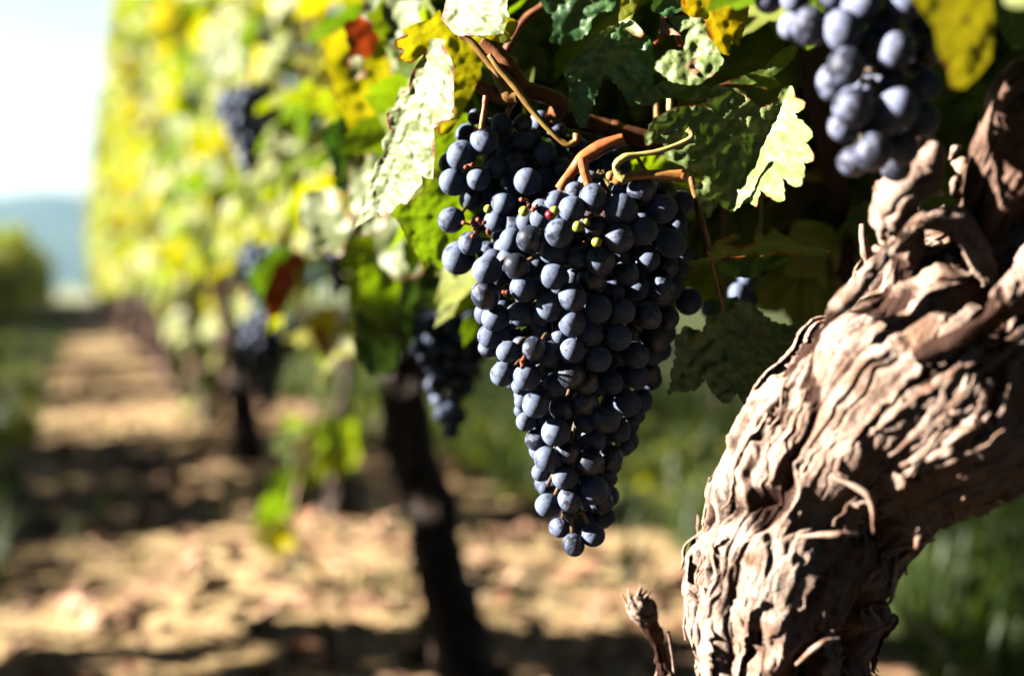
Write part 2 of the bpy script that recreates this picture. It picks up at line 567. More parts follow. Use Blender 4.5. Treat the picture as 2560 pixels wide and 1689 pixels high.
def template(n, rings, seed):
    rng = np.random.default_rng(seed)
    th = np.linspace(0, 2 * np.pi, n, endpoint=False)
    R = lobed(th, n > 30, seed)
    fr = np.linspace(0, 1, rings + 1)[1:]
    V = [[0, 0, 0]]
    vein = [1.0]; edge = [1.0]
    vd = np.radians([0, 56, -56, 112, -112])
    for f in fr:
        for t, r in zip(th, R):
            rr = r * f
            x, y = rr * math.sin(t), rr * math.cos(t)
            V.append([x, y, 0])
            dv = np.min(np.abs((t - vd + np.pi) % (2 * np.pi) - np.pi)) * rr
            vein.append(math.exp(-(dv / 0.045) ** 2)); edge.append(1 - f)
    V = np.array(V)
    x, y = V[:, 0], V[:, 1]
    c1, c2, c3 = rng.uniform(-0.35, 0.35), rng.uniform(0.05, 0.45), rng.uniform(-0.3, 0.3)
    q = np.stack([x * 1.6, y * 1.6, 0 * x + seed], -1)
    z = -c2 * x * x * 0.9 + c1 * y * y + c3 * x * y * 0.6 + 0.16 * fbm(q, 2, seed) + 0.05 * fbm(q * 4, 2, seed) - 0.05 * np.array(vein)
    V[:, 2] = z
    F3 = [[0, 1 + j, 1 + (j + 1) % n] for j in range(n)]
    F4 = []
    for k in range(rings - 1):
        a = 1 + k * n; b = a + n
        for j in range(n):
            F4.append([a + j, b + j, b + (j + 1) % n, a + (j + 1) % n])
    return V, np.array(F3), np.array(F4).reshape(-1, 4), np.array(vein)


T_HI = [template(66, 5, s) for s in range(8)]
T_LO = [template(24, 2, 20 + s) for s in range(5)]
T_XL = [template(12, 1, 40 + s) for s in range(4)]


def orient(nrm, tip):
    """batch rotation matrices, columns x, y(tip), z(normal)"""
    z = nrm / np.linalg.norm(nrm, axis=1)[:, None]
    y = tip - z * (tip * z).sum(1)[:, None]
    y /= np.linalg.norm(y, axis=1)[:, None] + 1e-9
    x = np.cross(y, z)
    return np.stack([x, y, z], -1)


def scatter(Tm, pos, nrm, tip, size, tint, rng):
    """many leaves in one array set"""
    R = orient(nrm, tip)
    ks = rng.integers(0, len(Tm), len(pos))
    Vs = []; F3s = []; F4s = []; ve = []; ti = []; off = 0
    for k in range(len(Tm)):
        idx = np.where(ks == k)[0]
        if not len(idx): continue
        V, F3, F4, vn = Tm[k]
        W = np.einsum('nij,vj->nvi', R[idx], V) * size[idx, None, None] + pos[idx, None]
        o = off + np.arange(len(idx)) * len(V)
        Vs.append(W.reshape(-1, 3))
        F3s.append((F3[None] + o[:, None, None]).reshape(-1, 3))
        if len(F4): F4s.append((F4[None] + o[:, None, None]).reshape(-1, 4))
        ve.append(np.tile(vn, len(idx))); ti.append(np.repeat(tint[idx], len(V)))
        off += len(idx) * len(V)
    Fs = [np.vstack(F3s)]
    if F4s: Fs.append(np.vstack(F4s))
    return np.vstack(Vs), Fs, {'vein': np.concatenate(ve), 'tint': np.concatenate(ti)}


LEAF_ME = [mesh('leaf', V, [F3, F4], M_CANOPY, True, {'vein': vn, 'tint': np.zeros(len(V))}) for V, F3, F4, vn in T_HI]


def leaf_dirs(n, rng, outward, flat=0.75):
    nrm = np.array(outward) * flat + np.array([0, 0, 0.35]) + rng.normal(0, 0.48, (n, 3))
    tip = np.array([0, 0, -1.0]) + rng.normal(0, 0.55, (n, 3))
    return nrm, tip


def canopy_points(n, t0, t1, rng, hw, hb, ht, xa=XA):
    """points thick on the two faces of a hedge of vine shoots"""
    t = rng.uniform(t0, t1, n)
    side = np.where(rng.random(n) < 0.62, -1, 1)
    u = side * hw * (1 - np.abs(rng.normal(0, 0.33, n)).clip(0, 1.2))
    h = hb + (ht - hb) * rng.random(n) ** 0.95
    q = np.stack([t * 1.7, h * 1.7, side * 3.0], -1)
    u = u * (1 + 0.22 * fbm(q, 3, 4))
    low = fbm(np.stack([t * 2.3, 0 * t, side * 2.0], -1), 2, 6)
    h = h + np.clip(1 - (h - hb) / 0.5, 0, 1) * 0.13 * low
    return row(t, u, h, xa), side, u


TRUNKS = {}


def vine_trunk(parent, base, top, r, mat, rng, nl=60, nv=22, bend=0.06, arms=True):
    base = np.array(base); top = np.array(top)
    mids = [base * (1 - f) + top * f + np.array([rng.normal(0, bend), rng.normal(0, bend), 0]) * math.sin(math.pi * f) for f in (0, 0.28, 0.55, 0.8, 1.0)]
    mids[0] = mids[0] - np.array([0, 0, 0.06])
    rad = [r * 1.35, r, r * 0.9, r * 1.05, r * 1.3]
    parts = [tube(mids, rad, nl, nv, 0.30, int(rng.integers(99)))]
    if arms:
        d = np.array([-SN, CN, 0])
        for s in (-1, 1):
            e = top + d * s * 0.38 + np.array([0, 0, 0.10])
            parts.append(tube([top - np.array([0, 0, 0.02]), top + d * s * 0.15 + np.array([0, 0, 0.05]), e], [r * 0.9, r * 0.5, r * 0.3], 24, 12, 0.3, 5))
    V, F = join(parts)
    g = fbm(V * np.array([160, 160, 40]), 3, 2) * 0.5 + 0.5
    return obj('trunk', V, F, mat, parent, True, {'grain_shade': g})


def shoots(parent, t0, t1, n, rng, ht, xa=XA, mat=None):
    parts = []
    for k in range(n):
        t = rng.uniform(t0, t1)
        a = row(t, rng.uniform(-0.06, 0.06), 0.45, xa)
        m = row(t + rng.uniform(-.08, .08), rng.uniform(-0.12, 0.12), 0.5 * ht + 0.25, xa)
        b = row(t + rng.uniform(-.15, .15), rng.uniform(-0.2, 0.2), ht - rng.uniform(0, .4), xa)
        parts.append(tube([a, m, b], [0.0045, 0.0035, 0.002], 14, 6))
    V, F = join(parts)
    return obj('shoot', V, F, mat or M_CANE, parent)


def add_leaves(root, pos, nrm, tip, size, tint, rng, nparts, Tm=T_HI):
    """first nparts of the leaves as single parts, the rest as one mass"""
    R = orient(nrm, tip)
    k = min(nparts, len(pos))
    for i in range(k):
        M = Matrix([[*(R[i, r] * size[i]), pos[i, r]] for r in range(3)] + [[0, 0, 0, 1]])
        inst('leaf', LEAF_ME[int(rng.integers(len(LEAF_ME)))], M, root)
    if len(pos) > k:
        V, F, A = scatter(Tm, pos[k:], nrm[k:], tip[k:], size[k:], tint[k:], rng)
        f = obj('foliage', V, F, M_CANOPY, root, True, A)
        f['kind'] = 'stuff'


def grapevine(t, label, group, xa=XA, hw=0.25, hb=0.50, ht=2.2, n=420, Tm=T_HI, nparts=0, seed=0, r=0.032, mat=None, size=0.062, step=1.1, sway=0.0, trunk=True, veto=None, base_u=0.0):
    rng = np.random.default_rng(500 + seed)
    b = row(t, base_u, 0, xa)
    b[2] = ground_z(b[0], b[1])
    root = empty('grapevine', b, label, 'grapevine', group)
    if trunk:
        top = row(t + rng.uniform(-.05, .05), rng.uniform(-.03, .03), 0.62, xa)
        vine_trunk(root, b, top, r, mat or M_BARK_F, rng, *((60, 22) if t < 8 else (14, 8)))
    pos, side, u = canopy_points(n, t - step * .56, t + step * .56, rng, hw, hb, ht, xa)
    outw = np.array([CN, SN, 0])[None] * side[:, None]
    nrm, tip = leaf_dirs(len(pos), rng, (0, 0, 0))
    nrm = nrm + outw * 0.75
    sz = size * rng.uniform(0.65, 1.25, len(pos))
    tint = rng.random(len(pos))
    keep = np.ones(len(pos), bool)
    if veto is not None: keep = ~veto(pos)
    pos, nrm, tip, sz, tint, u = pos[keep], nrm[keep], tip[keep], sz[keep], tint[keep], u[keep]
    px, py, Z = proj(pos)
    vis = (px > -60) & (px < 2620) & (py > -60) & (py < 1750)
    key = np.where(vis, 0, 10) + u + Z * 0.05
    o = np.argsort(key)
    add_leaves(root, pos[o], nrm[o], tip[o], sz[o], tint[o], rng, nparts, Tm)
    if t < 7: shoots(root, t - step / 2, t + step / 2, 7, rng, ht, xa)
    return root


# ------------------------------------------------------------------ the right-hand row beyond the first vine
def veto2(pos):
    px, py, Z = proj(pos)
    bad = (Z < 1.22) | ((px > 1150) & (py > 620) & (Z < 2.4)) | ((py > 870) & (Z < 2.2))
    return bad


ORD = ['second', 'third', 'fourth', 'fifth', 'sixth', 'seventh', 'eighth', 'ninth', 'tenth', 'eleventh', 'twelfth']
GR = 'grapevines of the sunlit row'
v2 = grapevine(1.75, 'vine with the thick dark leaning trunk left of the long grape bunch', GR, n=520, nparts=100, seed=1, trunk=False, veto=veto2)


def dark_trunk(root, path, mat, nl=200, nv=90, rough=0.0, seed=0):
    p = np.array([q[:3] for q in path], float)
    c = spline(P(p[:, 0], p[:, 1], p[:, 2]), nl)
    r = np.interp(np.linspace(0, 1, nl), np.linspace(0, 1, len(path)), [q[3] * q[2] / FPX for q in path])
    V, F, g, N = barktube(c, r, nl, nv, 0.0042, seed)
    return obj('trunk', V, F, mat, root, True, {'grain_shade': g})


def barktube(c, r, nl, nv, amp, seed, fine=1.0, knots=()):
    a, b, t = frames(c)
    ph = np.linspace(0, 2 * np.pi, nv, endpoint=False)
    s = np.concatenate([[0], np.cumsum(np.linalg.norm(np.diff(c, axis=0), axis=1))])
    d = np.cos(ph)[None, :, None] * a[:, None] + np.sin(ph)[None, :, None] * b[:, None]
    rm = float(np.mean(r))
    S = np.repeat(s[:, None], nv, 1)
    U = np.repeat(np.cos(ph)[None] * rm, nl, 0); W = np.repeat(np.sin(ph)[None] * rm, nl, 0)
    q = np.stack([U, W, S], -1)
    surf = c[:, None] + d * r[:, None, None]
    lump = fbm(q * 16, 3, seed)                              # burls, hollows
    warp = np.stack([fbm(q * 14 + 5, 4, seed + 1), fbm(q * 14 + 9, 4, seed + 2), fbm(q * 14 + 31, 4, seed + 3)], -1)
    w = q + warp * 0.012
    w2 = w + 0.0010 * np.stack([noise(q * 260, seed + 21), noise(q * 260 + 9, seed + 22), noise(q * 260 + 5, seed + 23)], -1)
    g1 = noise(w * np.array([48, 48, 7]) * fine, seed + 4) + 0.30 * noise(w2 * np.array([150, 150, 18]) * fine, seed + 14)    # long splits
    g2 = noise(w2 * np.array([170, 170, 20]) * fine + 40, seed + 5)
    g3 = fbm(w2 * np.array([560, 560, 70]) * fine + 80, 2, seed + 6)      # fibres
    st = lambda x, k: np.clip(x * k + 0.5, 0, 1)
    n1 = fbm(w2 * np.array([34, 34, 10]) * fine + 13, 4, seed + 9)
    n2 = fbm(w2 * np.array([80, 80, 16]) * fine + 23, 3, seed + 10)
    plates = 1.3 * st(n1, 26) + 1.1 * st(n1 - 0.2, 26) + 0.5 * st(n2, 20) + 0.4 * st(n2 - 0.25, 22)      # torn layers
    calm = np.clip(0.38 + 1.9 * fbm(q * 18 + 90, 2, seed + 11), 0.08, 1)
    p1 = np.clip(np.abs(g1) * 13, 0, 1); p2 = np.clip(np.abs(g2) * 7, 0, 1)
    hol = fbm(w * 30 + 60, 3, seed + 8)
    pit = -np.clip(hol - 0.13, 0, 1) * 5.0
    disp = amp * (2.7 * lump + 0.75 * (p1 - 1) + calm * 0.75 * (p2 - 1) + 0.85 * plates * (0.5 + 0.5 * calm) + 0.20 * g3 * (0.4 + calm) + 1.7 * pit)
    for kx, ka, kr in knots:
        disp = disp + ka * np.exp(-((surf - kx) ** 2).sum(-1) / kr ** 2)
    V = surf + d * disp[..., None]
    grain_shade = np.clip(0.42 + 0.5 * (p1 - 1) + 0.3 * calm * (p2 - 1) + pit * 0.45 + 0.10 * plates + 0.22 * g3, 0, 1)  # cracks and pits coloured darker, imitating shade; plate and fibre tone too
    return V.reshape(-1, 3), gridfaces(nl, nv), grain_shade.ravel(), d


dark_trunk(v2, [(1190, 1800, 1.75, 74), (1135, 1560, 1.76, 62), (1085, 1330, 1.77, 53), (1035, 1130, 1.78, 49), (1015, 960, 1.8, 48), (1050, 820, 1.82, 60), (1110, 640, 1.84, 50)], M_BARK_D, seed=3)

# a gap in the row: young replacement vine low on the ground
yb = row(2.35, -0.06, 0); yb[2] = ground_z(yb[0], yb[1])
yv = empty('young_vine', yb, 'small young vine with bright green leaves low between the two dark trunks', 'young vine')
rng = np.random.default_rng(3)
YL = [(690, 1265, 2.3, .050), (688, 1330, 2.28, .045), (745, 1110, 2.35, .050), (790, 1085, 2.4, .05), (850, 1075, 2.42, .05), (760, 1170, 2.35, .04), (735, 1060, 2.38, .035), (870, 1110, 2.45, .045), (815, 1150, 2.4, .04), (700, 1200, 2.32, .03)]
parts = [tube([yb - np.array([0, 0, .02]), P(735, 1330, 2.33), P(760, 1150, 2.36), P(790, 1040, 2.4)], [0.006, 0.004, 0.003, 0.002], 30, 8)]
for x, y, Z, s in YL:
    parts.append(tube([P(750, y + 60, 2.35), P((x + 750) / 2, y + 8, 2.34), P(x, y, Z)], [0.0012, 0.001, 0.001], 8, 5))
V, F = join(parts)
obj('stem', V, F, M_PETIOLE, yv)
for i, (x, y, Z, s) in enumerate(YL):
    nr = np.array([[0.55 + rng.normal(0, .3), -0.7, 0.3 + rng.normal(0, .3)]]); tp = np.array([[rng.normal(0, .5), 0, -1.0]])
    R = orient(nr, tp)[0] * s
    p = P(x, y, Z)
    inst('leaf', LEAF_ME[i % 8], Matrix([[*R[r], p[r]] for r in range(3)] + [[0, 0, 0, 1]]), yv)

v3 = grapevine(3.95, 'vine with the slim upright dark trunk, left of the thick leaning trunk', GR, n=760, nparts=90, seed=2, trunk=False, step=2.2)
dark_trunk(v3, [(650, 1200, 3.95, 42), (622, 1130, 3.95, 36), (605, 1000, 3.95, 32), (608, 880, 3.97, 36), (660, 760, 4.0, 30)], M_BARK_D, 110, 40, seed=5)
rng = np.random.default_rng(91)
for x, y, Z_, s_ in ((450, 850, 3.2, .060), (505, 870, 3.2, .055), (445, 925, 3.2, .055), (500, 950, 3.15, .06), (535, 900, 3.3, .05), (465, 1000, 3.15, .05), (525, 800, 3.3, .06), (430, 800, 3.4, .06), (600, 760, 3.2, .06), (520, 1010, 3.2, .045)):
    R = orient(np.array([[-.8 + rng.normal(0, .35), -.5, .3 + rng.normal(0, .3)]]), np.array([[rng.normal(0, .4), 0, -1.0]]))[0] * s_
    p = P(x, y, Z_)
    inst('leaf', LEAF_ME[int(rng.integers(8))], Matrix([[*R[k], p[k]] for k in range(3)] + [[0, 0, 0, 1]]), v3)
v2b = grapevine(2.8, 'leafy vine whose shoots hang above the small young vine', GR, n=560, nparts=100, seed=21, trunk=False, hb=0.53)
tcut = row(2.8, 0.16, 0.0); tcut[2] = ground_z(tcut[0], tcut[1]) 
dark_trunk(v2b, [(835, 1290, 3.0, 20), (850, 1100, 3.0, 18), (870, 900, 3.0, 20), (860, 780, 3.0, 18)], M_BARK_D, 60, 24, seed=9)

t = 5.05; i = 3
while t < 34:
    Tm = T_HI if t < 6 else (T_LO if t < 13 else T_XL)
    n = 420 if t < 8 else (360 if t < 14 else 240)
    if i - 2 < 9:
        lab = '%s vine behind the slim dark trunk, along the sunlit row' % ORD[i - 3] if i > 3 else 'vine right behind the slim dark trunk, with yellow green leaves'
    else:
        lab = 'far vine of the sunlit row, pale yellow green, beside the sky'
    grapevine(t, lab, GR, n=n, Tm=Tm, seed=30 + i, nparts=100 if t < 6 else 0, hb=0.52, hw=0.25, ht=2.35,
              size=0.064 if t < 13 else 0.10, r=0.036)
    t += 1.1; i += 1

# ------------------------------------------------------------------ the neighbouring rows
XL = XA - 2.05
i = 0
SHADE_VINES = [(-2.6, -1.6, .8), (-1.3, -0.3, .7), (0.62, 1.14, 1.18), (1.1, 1.9, 1.22), (2.8, 3.6, 1.1), (3.6, 4.7, 1.1), (6.0, 6.8, 1.0), (7.4, 8.1, 1.0), (8.9, 9.7, 1.0), (10.5, 11.2, 1.0), (12.4, 13.1, 1.0), (14.2, 15.0, 1.0)]  # vines out of view, gaps and heights set to shape the shade bands
for b0, b1, bh in SHADE_VINES:
    t = (b0 + b1) / 2
    grapevine(t, 'unseen low vine of the left row, placed to band the soil with shade', 'low vines of the left neighbouring row', xa=XL, hw=0.2,
              hb=0.12, ht=bh - 0.06, n=int(480 * (b1 - b0)), Tm=T_LO, seed=80 + i, size=0.07, r=0.03, step=(b1 - b0) * .85)
    i += 1
for t in list(np.arange(16, 27, 1.4)) + list(np.arange(27.5, 60, 1.5)):
    grapevine(t, 'dark green far vine at the left edge, before the hill' if t > 27 else 'unseen low vine of the left row, placed to band the soil with shade',
              'dark vines at the left edge' if t > 27 else 'low vines of the left neighbouring row', xa=XL, hw=0.42, hb=0.12, ht=1.2 + 0.7 * min(1, max(0, (t - 16) / 12)) + 0.2 * math.sin(i * 1.9) - 0.35, n=420, Tm=T_XL, seed=120 + i, size=0.14, step=1.5)
    i += 1
XR = XA + 2.3
i = 0
for t in np.arange(1.5, 14, 1.15):
    grapevine(t, 'shaded vine of the next row, beyond the grass right of the long bunch', 'vines of the right neighbouring row', xa=XR, hw=0.24, hb=0.62, ht=1.9, n=170, Tm=T_LO, seed=200 + i, size=0.08)
    i += 1

# ------------------------------------------------------------------ grass, litter, stones
M_GRASS = mat_leaf('grass_blade', (0.035, 0.07, 0.010), (0.10, 0.145, 0.006), (0.12, 0.2, 0.03), rough=0.5)


M_GRASS_L = mat_leaf('shaded_grass_blade', (0.022, 0.045, 0.008), (0.06, 0.09, 0.005), (0.08, 0.12, 0.02), rough=0.5)  # darker copy of the grass colour, painting in shade on the left


def grass(name, pts, hmin, hmax, mat, seed, label=None, w=0.0035):
    rng = np.random.default_rng(seed)
    n = len(pts)
    h = rng.uniform(hmin, hmax, n)
    a = rng.uniform(0, 2 * np.pi, n)
    lean = rng.uniform(0.1, 0.8, n)
    d = np.stack([np.cos(a), np.sin(a), 0 * a], -1); s = np.stack([-np.sin(a), np.cos(a), 0 * a], -1)
    ww = w * rng.uniform(0.7, 1.6, n)
    rows = []
    for f, wf in ((0, 1.0), (0.35, 0.95), (0.7, 0.6), (1.0, 0.06)):
        c = pts + d * (lean * h * f * f)[:, None] + np.array([0, 0, 1]) * (h * f * (1 - 0.3 * lean * f))[:, None]
        rows.append(c - s * (ww * wf)[:, None]); rows.append(c + s * (ww * wf)[:, None])
    V = np.stack(rows, 1).reshape(-1, 3)
    o = np.arange(n)[:, None] * 8
    F = np.vstack([o + np.array([[0, 1, 3, 2]]) + 2 * k for k in range(3)])
    z = np.zeros(len(V))
    g = obj(name, V, F, mat, None, True, {'vein': z, 'edge': z + 1})
    props(g, label, 'grass', kind='stuff')
    return g


def clumped(n, t0, t1, o0, o1, seed, thr=0.0, power=1.0):
    rng = np.random.default_rng(seed)
    t = t0 + (t1 - t0) * rng.random(n) ** power
    o = rng.uniform(o0, o1, n)
    k = fbm(np.stack([t * 2.2, o * 2.6, 0 * t], -1), 3, seed) > thr
    p = row(t[k], o[k], 0)
    p[:, 2] = ground_z(p[:, 0], p[:, 1]) - 0.004
    return p


grass('grass', clumped(42000, 2.0, 26, -1.55, -0.60, 5, 0.06, 1.4), 0.05, 0.17, M_GRASS_L, 6, 'green grass and weeds growing along the left side of the bare soil strip')
grass('grass', clumped(26000, 1.4, 12, 0.42, 2.1, 7, 0.05, 1.2), 0.04, 0.22, M_GRASS, 8, 'green grass growing in the shade behind the long grape bunch and trunk')
grass('grass', clumped(1500, 2.0, 10, -0.58, 0.3, 9, 0.25), 0.03, 0.09, M_GRASS, 10, 'sparse green blades scattered over the bare soil under the vines')

rng = np.random.default_rng(55)
for nm, (o0, o1), nn, lab in (('weeds', (0.5, 2.0), 5200, 'low broad leaved weeds growing under the grass behind the long bunch'), ('weeds', (-1.5, -0.62), 5200, 'low broad leaved weeds along the left grass strip')):
    p_ = clumped(nn, 1.4, 13, o0, o1, 31 if o0 > 0 else 33, 0.02, 1.3)
    n_ = len(p_); p_[:, 2] += rng.uniform(0.01, 0.12, n_) * rng.random(n_)
    V, F, A = scatter(T_LO, p_, np.array([0, 0, 1.0]) + rng.normal(0, .5, (n_, 3)), rng.normal(0, 1, (n_, 3)), rng.uniform(.012, .032, n_), rng.random(n_) * .5, rng)
    props(obj(nm, V, F, M_CANOPY, None, True, A), lab, 'weeds', kind='stuff')

M_LITTER = mat_simple('dead_leaf', (0.26, 0.10, 0.045), (0.45, 0.30, 0.20), 30, 0.7, 0.4)
rng = np.random.default_rng(77)
n = 2200
t = 1.5 + 9 * rng.random(n) ** 1.3; o = rng.uniform(-0.55, 0.6, n)
pos = row(t, o, 0); pos[:, 2] = ground_z(pos[:, 0], pos[:, 1]) + rng.uniform(0.003, 0.015, n)
nrm = np.array([0, 0, 1.0]) + rng.normal(0, 0.35, (n, 3)); tip = rng.normal(0, 1, (n, 3))
V, F, A = scatter(T_LO, pos, nrm, tip, rng.uniform(0.015, 0.04, n), rng.random(n), rng)
props(obj('leaf_litter', V, F, M_LITTER, None, True, A), 'brown dead vine leaves scattered over the bare soil', 'leaf litter', kind='stuff')

M_STONE = mat_simple('stone', (0.44, 0.30, 0.21), (0.58, 0.46, 0.36), 30, 0.8, 0.5)
n = 2600
t = 1.5 + 8 * rng.random(n) ** 1.4; o = rng.uniform(-0.6, 0.6, n)
pos = row(t, o, 0); pos[:, 2] = ground_z(pos[:, 0], pos[:, 1])
sph = []
for k in range(6):
    u = np.linspace(0, np.pi, 6)[1:-1]; v = np.linspace(0, 2 * np.pi, 8, endpoint=False)
    S = [[0, 0, 1]] + [[math.sin(a) * math.cos(b), math.sin(a) * math.sin(b), math.cos(a)] for a in u for b in v] + [[0, 0, -1]]
    S = np.array(S) * rng.uniform(0.7, 1.2, (len(S), 1)) * np.array([1, 0.75, 0.5])
    F3 = [[0, 1 + j, 1 + (j + 1) % 8] for j in range(8)] + [[33, 25 + (j + 1) % 8, 25 + j] for j in range(8)]
    F4 = [[1 + r_ * 8 + j, 9 + r_ * 8 + j, 9 + r_ * 8 + (j + 1) % 8, 1 + r_ * 8 + (j + 1) % 8] for r_ in range(3) for j in range(8)]
    sph.append((S, np.array(F3), np.array(F4), np.zeros(len(S))))
V, F, A = scatter(sph, pos, nrm[:1].repeat(n, 0) * 0 + np.array([0, 0, 1.0]) + rng.normal(0, .3, (n, 3)), rng.normal(0, 1, (n, 3)), 0.002 + 0.009 * rng.random(n) ** 3, rng.random(n), rng)
props(obj('pebbles', V, F, M_STONE, None, True, A), 'pale pebbles and clods of dry earth on the soil strip', 'pebbles', kind='stuff')

# ------------------------------------------------------------------ grapes
def grape_mesh(seed, nu, nv):
    u = np.linspace(0, np.pi, nu)[1:-1]; v = np.linspace(0, 2 * np.pi, nv, endpoint=False)
    S = np.array([[0, 0, 1.0]] + [[math.sin(a) * math.cos(b), math.sin(a) * math.sin(b), math.cos(a)] for a in u for b in v] + [[0, 0, -1.0]])
    S = S * (1 + 0.025 * fbm(S * 1.3 + seed * 7, 2, seed))[:, None] * np.array([1, 1, 1.05])
    m = len(S) - 1; b0 = 1 + (nu - 3) * nv
    F3 = [[0, 1 + j, 1 + (j + 1) % nv] for j in range(nv)] + [[m, b0 + (j + 1) % nv, b0 + j] for j in range(nv)]
    F4 = [[1 + r * nv + j, 1 + (r + 1) * nv + j, 1 + (r + 1) * nv + (j + 1) % nv, 1 + r * nv + (j + 1) % nv] for r in range(nu - 3) for j in range(nv)]
    return S, np.array(F3), np.array(F4)


def grape_set(mat, nu=26, nv=36, k=5):
    out = []
    for s in range(k):
        S, a, b = grape_mesh(s, nu, nv)
        out.append(mesh('grape', S, [a, b], mat))
    return out


G_HI = grape_set(M_GRAPE); G_NEAR = grape_set(M_GRAPE_NEAR); G_LO = grape_set(M_GRAPE, 12, 16)
G_UN = grape_set(M_UNRIPE, 14, 18, 2); G_RED = grape_set(M_REDBERRY, 14, 18, 1)
RAWG = [grape_mesh(s, 30, 40) for s in range(4)]
prn = random.Random(5)


def rand_rot(outward):
    """the scar (minus z) points outward, more or less"""
    d = -(Vector(outward).normalized() + Vector((prn.gauss(0, .5), prn.gauss(0, .5), prn.gauss(0, .5)))).normalized()
    return d.to_track_quat('Z', 'Y').to_matrix().to_4x4() @ Matrix.Rotation(prn.uniform(0, 6.28), 4, 'Z')


def inside(px, py, poly):
    x0, y0 = poly[:, 0], poly[:, 1]; x1, y1 = np.roll(x0, -1), np.roll(y0, -1)
    c = np.zeros(len(px), bool)
    for a, b, d, e in zip(x0, y0, x1, y1):
        m = (b > py) != (e > py)
        c ^= m & (px < (d - a) * (py - b) / ((e - b) if e != b else 1e-9) + a)
    return c


def fill(lst, poly, r, n, seed):
    rg = np.random.default_rng(seed); poly = np.array(poly, float); out = []
    c = np.array([[g[0], g[1]] for g in lst]); cr = np.array([g[2] for g in lst])
    for _ in range(n * 40):
        if len(out) >= n: break
        q = poly.min(0) + rg.random(2) * (poly.max(0) - poly.min(0))
        if not inside(q[:1], q[1:], poly)[0]: continue
        if np.any(np.hypot(*(c - q).T) < 0.5 * cr): continue
        if any(math.hypot(q[0] - o[0], q[1] - o[1]) < r * 1.15 for o in out): continue
        out.append((q[0], q[1], r * rg.uniform(.85, 1.05), 3))
    return out


def bunch_from_px(root, lst, surfZ, meshes, axis, cap=100, rmat=None, dz=0.0085, matrest=None):
    """lst: x, y, r (photo px), layer. Front berries are placed first, others pushed back until they touch."""
    lst = sorted(lst, key=lambda g: g[3])
    C = []; Rr = []
    for x, y, r, lay in lst:
        Z = surfZ(x, y) + lay * dz + prn.uniform(0, 0.002)
        for _ in range(40):
            p = P(x, y, Z); rad = r * Z / FPX
            if not C: break
            d = np.linalg.norm(np.array(C) - p, axis=1)
            if np.all(d > 0.84 * (np.array(Rr) + rad)): break
            Z += 0.0012
        C.append(P(x, y, Z)); Rr.append(r * Z / FPX)
    order = sorted(range(len(C)), key=lambda i: (lst[i][3], -Rr[i]))
    rest = []
    for k, i in enumerate(order):
        a = axis(C[i][2])
        if k < cap:
            M = Matrix.Translation(C[i]) @ rand_rot(C[i] - a) @ Matrix.Diagonal((Rr[i] * prn.uniform(.96, 1.03), Rr[i] * prn.uniform(.96, 1.03), Rr[i] * prn.uniform(.98, 1.10), 1))
            inst('grape', meshes[k % len(meshes)], M, root)
        else: rest.append(i)
    if rest:
        ps = []
        for i in rest:
            S, a3, a4 = RAWG[i % 4]
            ps.append((S * Rr[i] + C[i], [a3, a4]))
        V, F = join(ps)
        o = obj('grapes', V, F, matrest or meshes[0].materials[0], root); o['kind'] = 'stuff'
    return C, Rr


def rachis(root, C, Rr, axis, zt, zb, r0=0.0035, mat=None):
    zs = np.linspace(zt, zb, 10)
    parts = [tube([axis(z) for z in zs], list(np.linspace(r0, r0 * 0.4, 10)), 40, 8, 0.2)]
    for c, r in zip(C, Rr):
        a = axis(min(zt, c[2] + 0.018))
        d = a - c; L = np.linalg.norm(d)
        if L < r: continue
        s = c + d / L * r * 0.92
        if len(parts) % 4: a = c + d * min(1.0, (r + 0.008) / L)
        parts.append(tube([a, (a + s) / 2 + np.array([0, 0, 0.003]), s], [0.0014, 0.001, 0.0013], 7, 5))
    V, F = join(parts)
    return obj('stalk', V, F, mat or M_RACHIS, root)


Z4 = lambda L: [(1060 + x * .472, 230 + y * .472, r * .472, l) for x, y, r, l in L]
Z5 = lambda L: [(1160 + x * .3827, 850 + y * .3827, r * .3827, l) for x, y, r, l in L]
Z3 = lambda L: [(1860 + x * .4464, y * .4464, r * .4464 * 1.1, l) for x, y, r, l in L]

SHOULDER = Z4([(410, 165, 54, 1), (430, 238, 48, 2), (525, 165, 50, 1), (320, 255, 75, 0), (535, 255, 54, 1), (580, 240, 42, 2), (200, 335, 80, 0),
               (645, 325, 62, 1), (725, 285, 36, 2), (735, 405, 58, 1), (840, 290, 42, 2), (155, 478, 72, 0), (290, 460, 65, 0), (385, 400, 58, 1), (415, 355, 40, 2),
               (490, 385, 60, 1), (470, 480, 66, 1), (550, 475, 74, 0), (640, 470, 68, 2), (995, 335, 34, 2), (945, 405, 46, 2), (930, 475, 58, 1),
               (265, 140, 34, 2), (440, 310, 56, 2), (600, 395, 60, 3), (250, 560, 62, 2), (340, 545, 60, 2), (710, 500, 60, 2), (820, 400, 60, 3), (145, 678, 70, 0), (420, 590, 66, 0), (375, 685, 56, 0),
               (485, 715, 78, 0), (245, 802, 63, 0), (185, 878, 88, 1), (428, 835, 63, 0), (400, 770, 42, 2), (300, 690, 50, 3), (560, 640, 60, 3), (270, 120, 30, 3), (880, 350, 40, 3), (340, 850, 60, 2)])
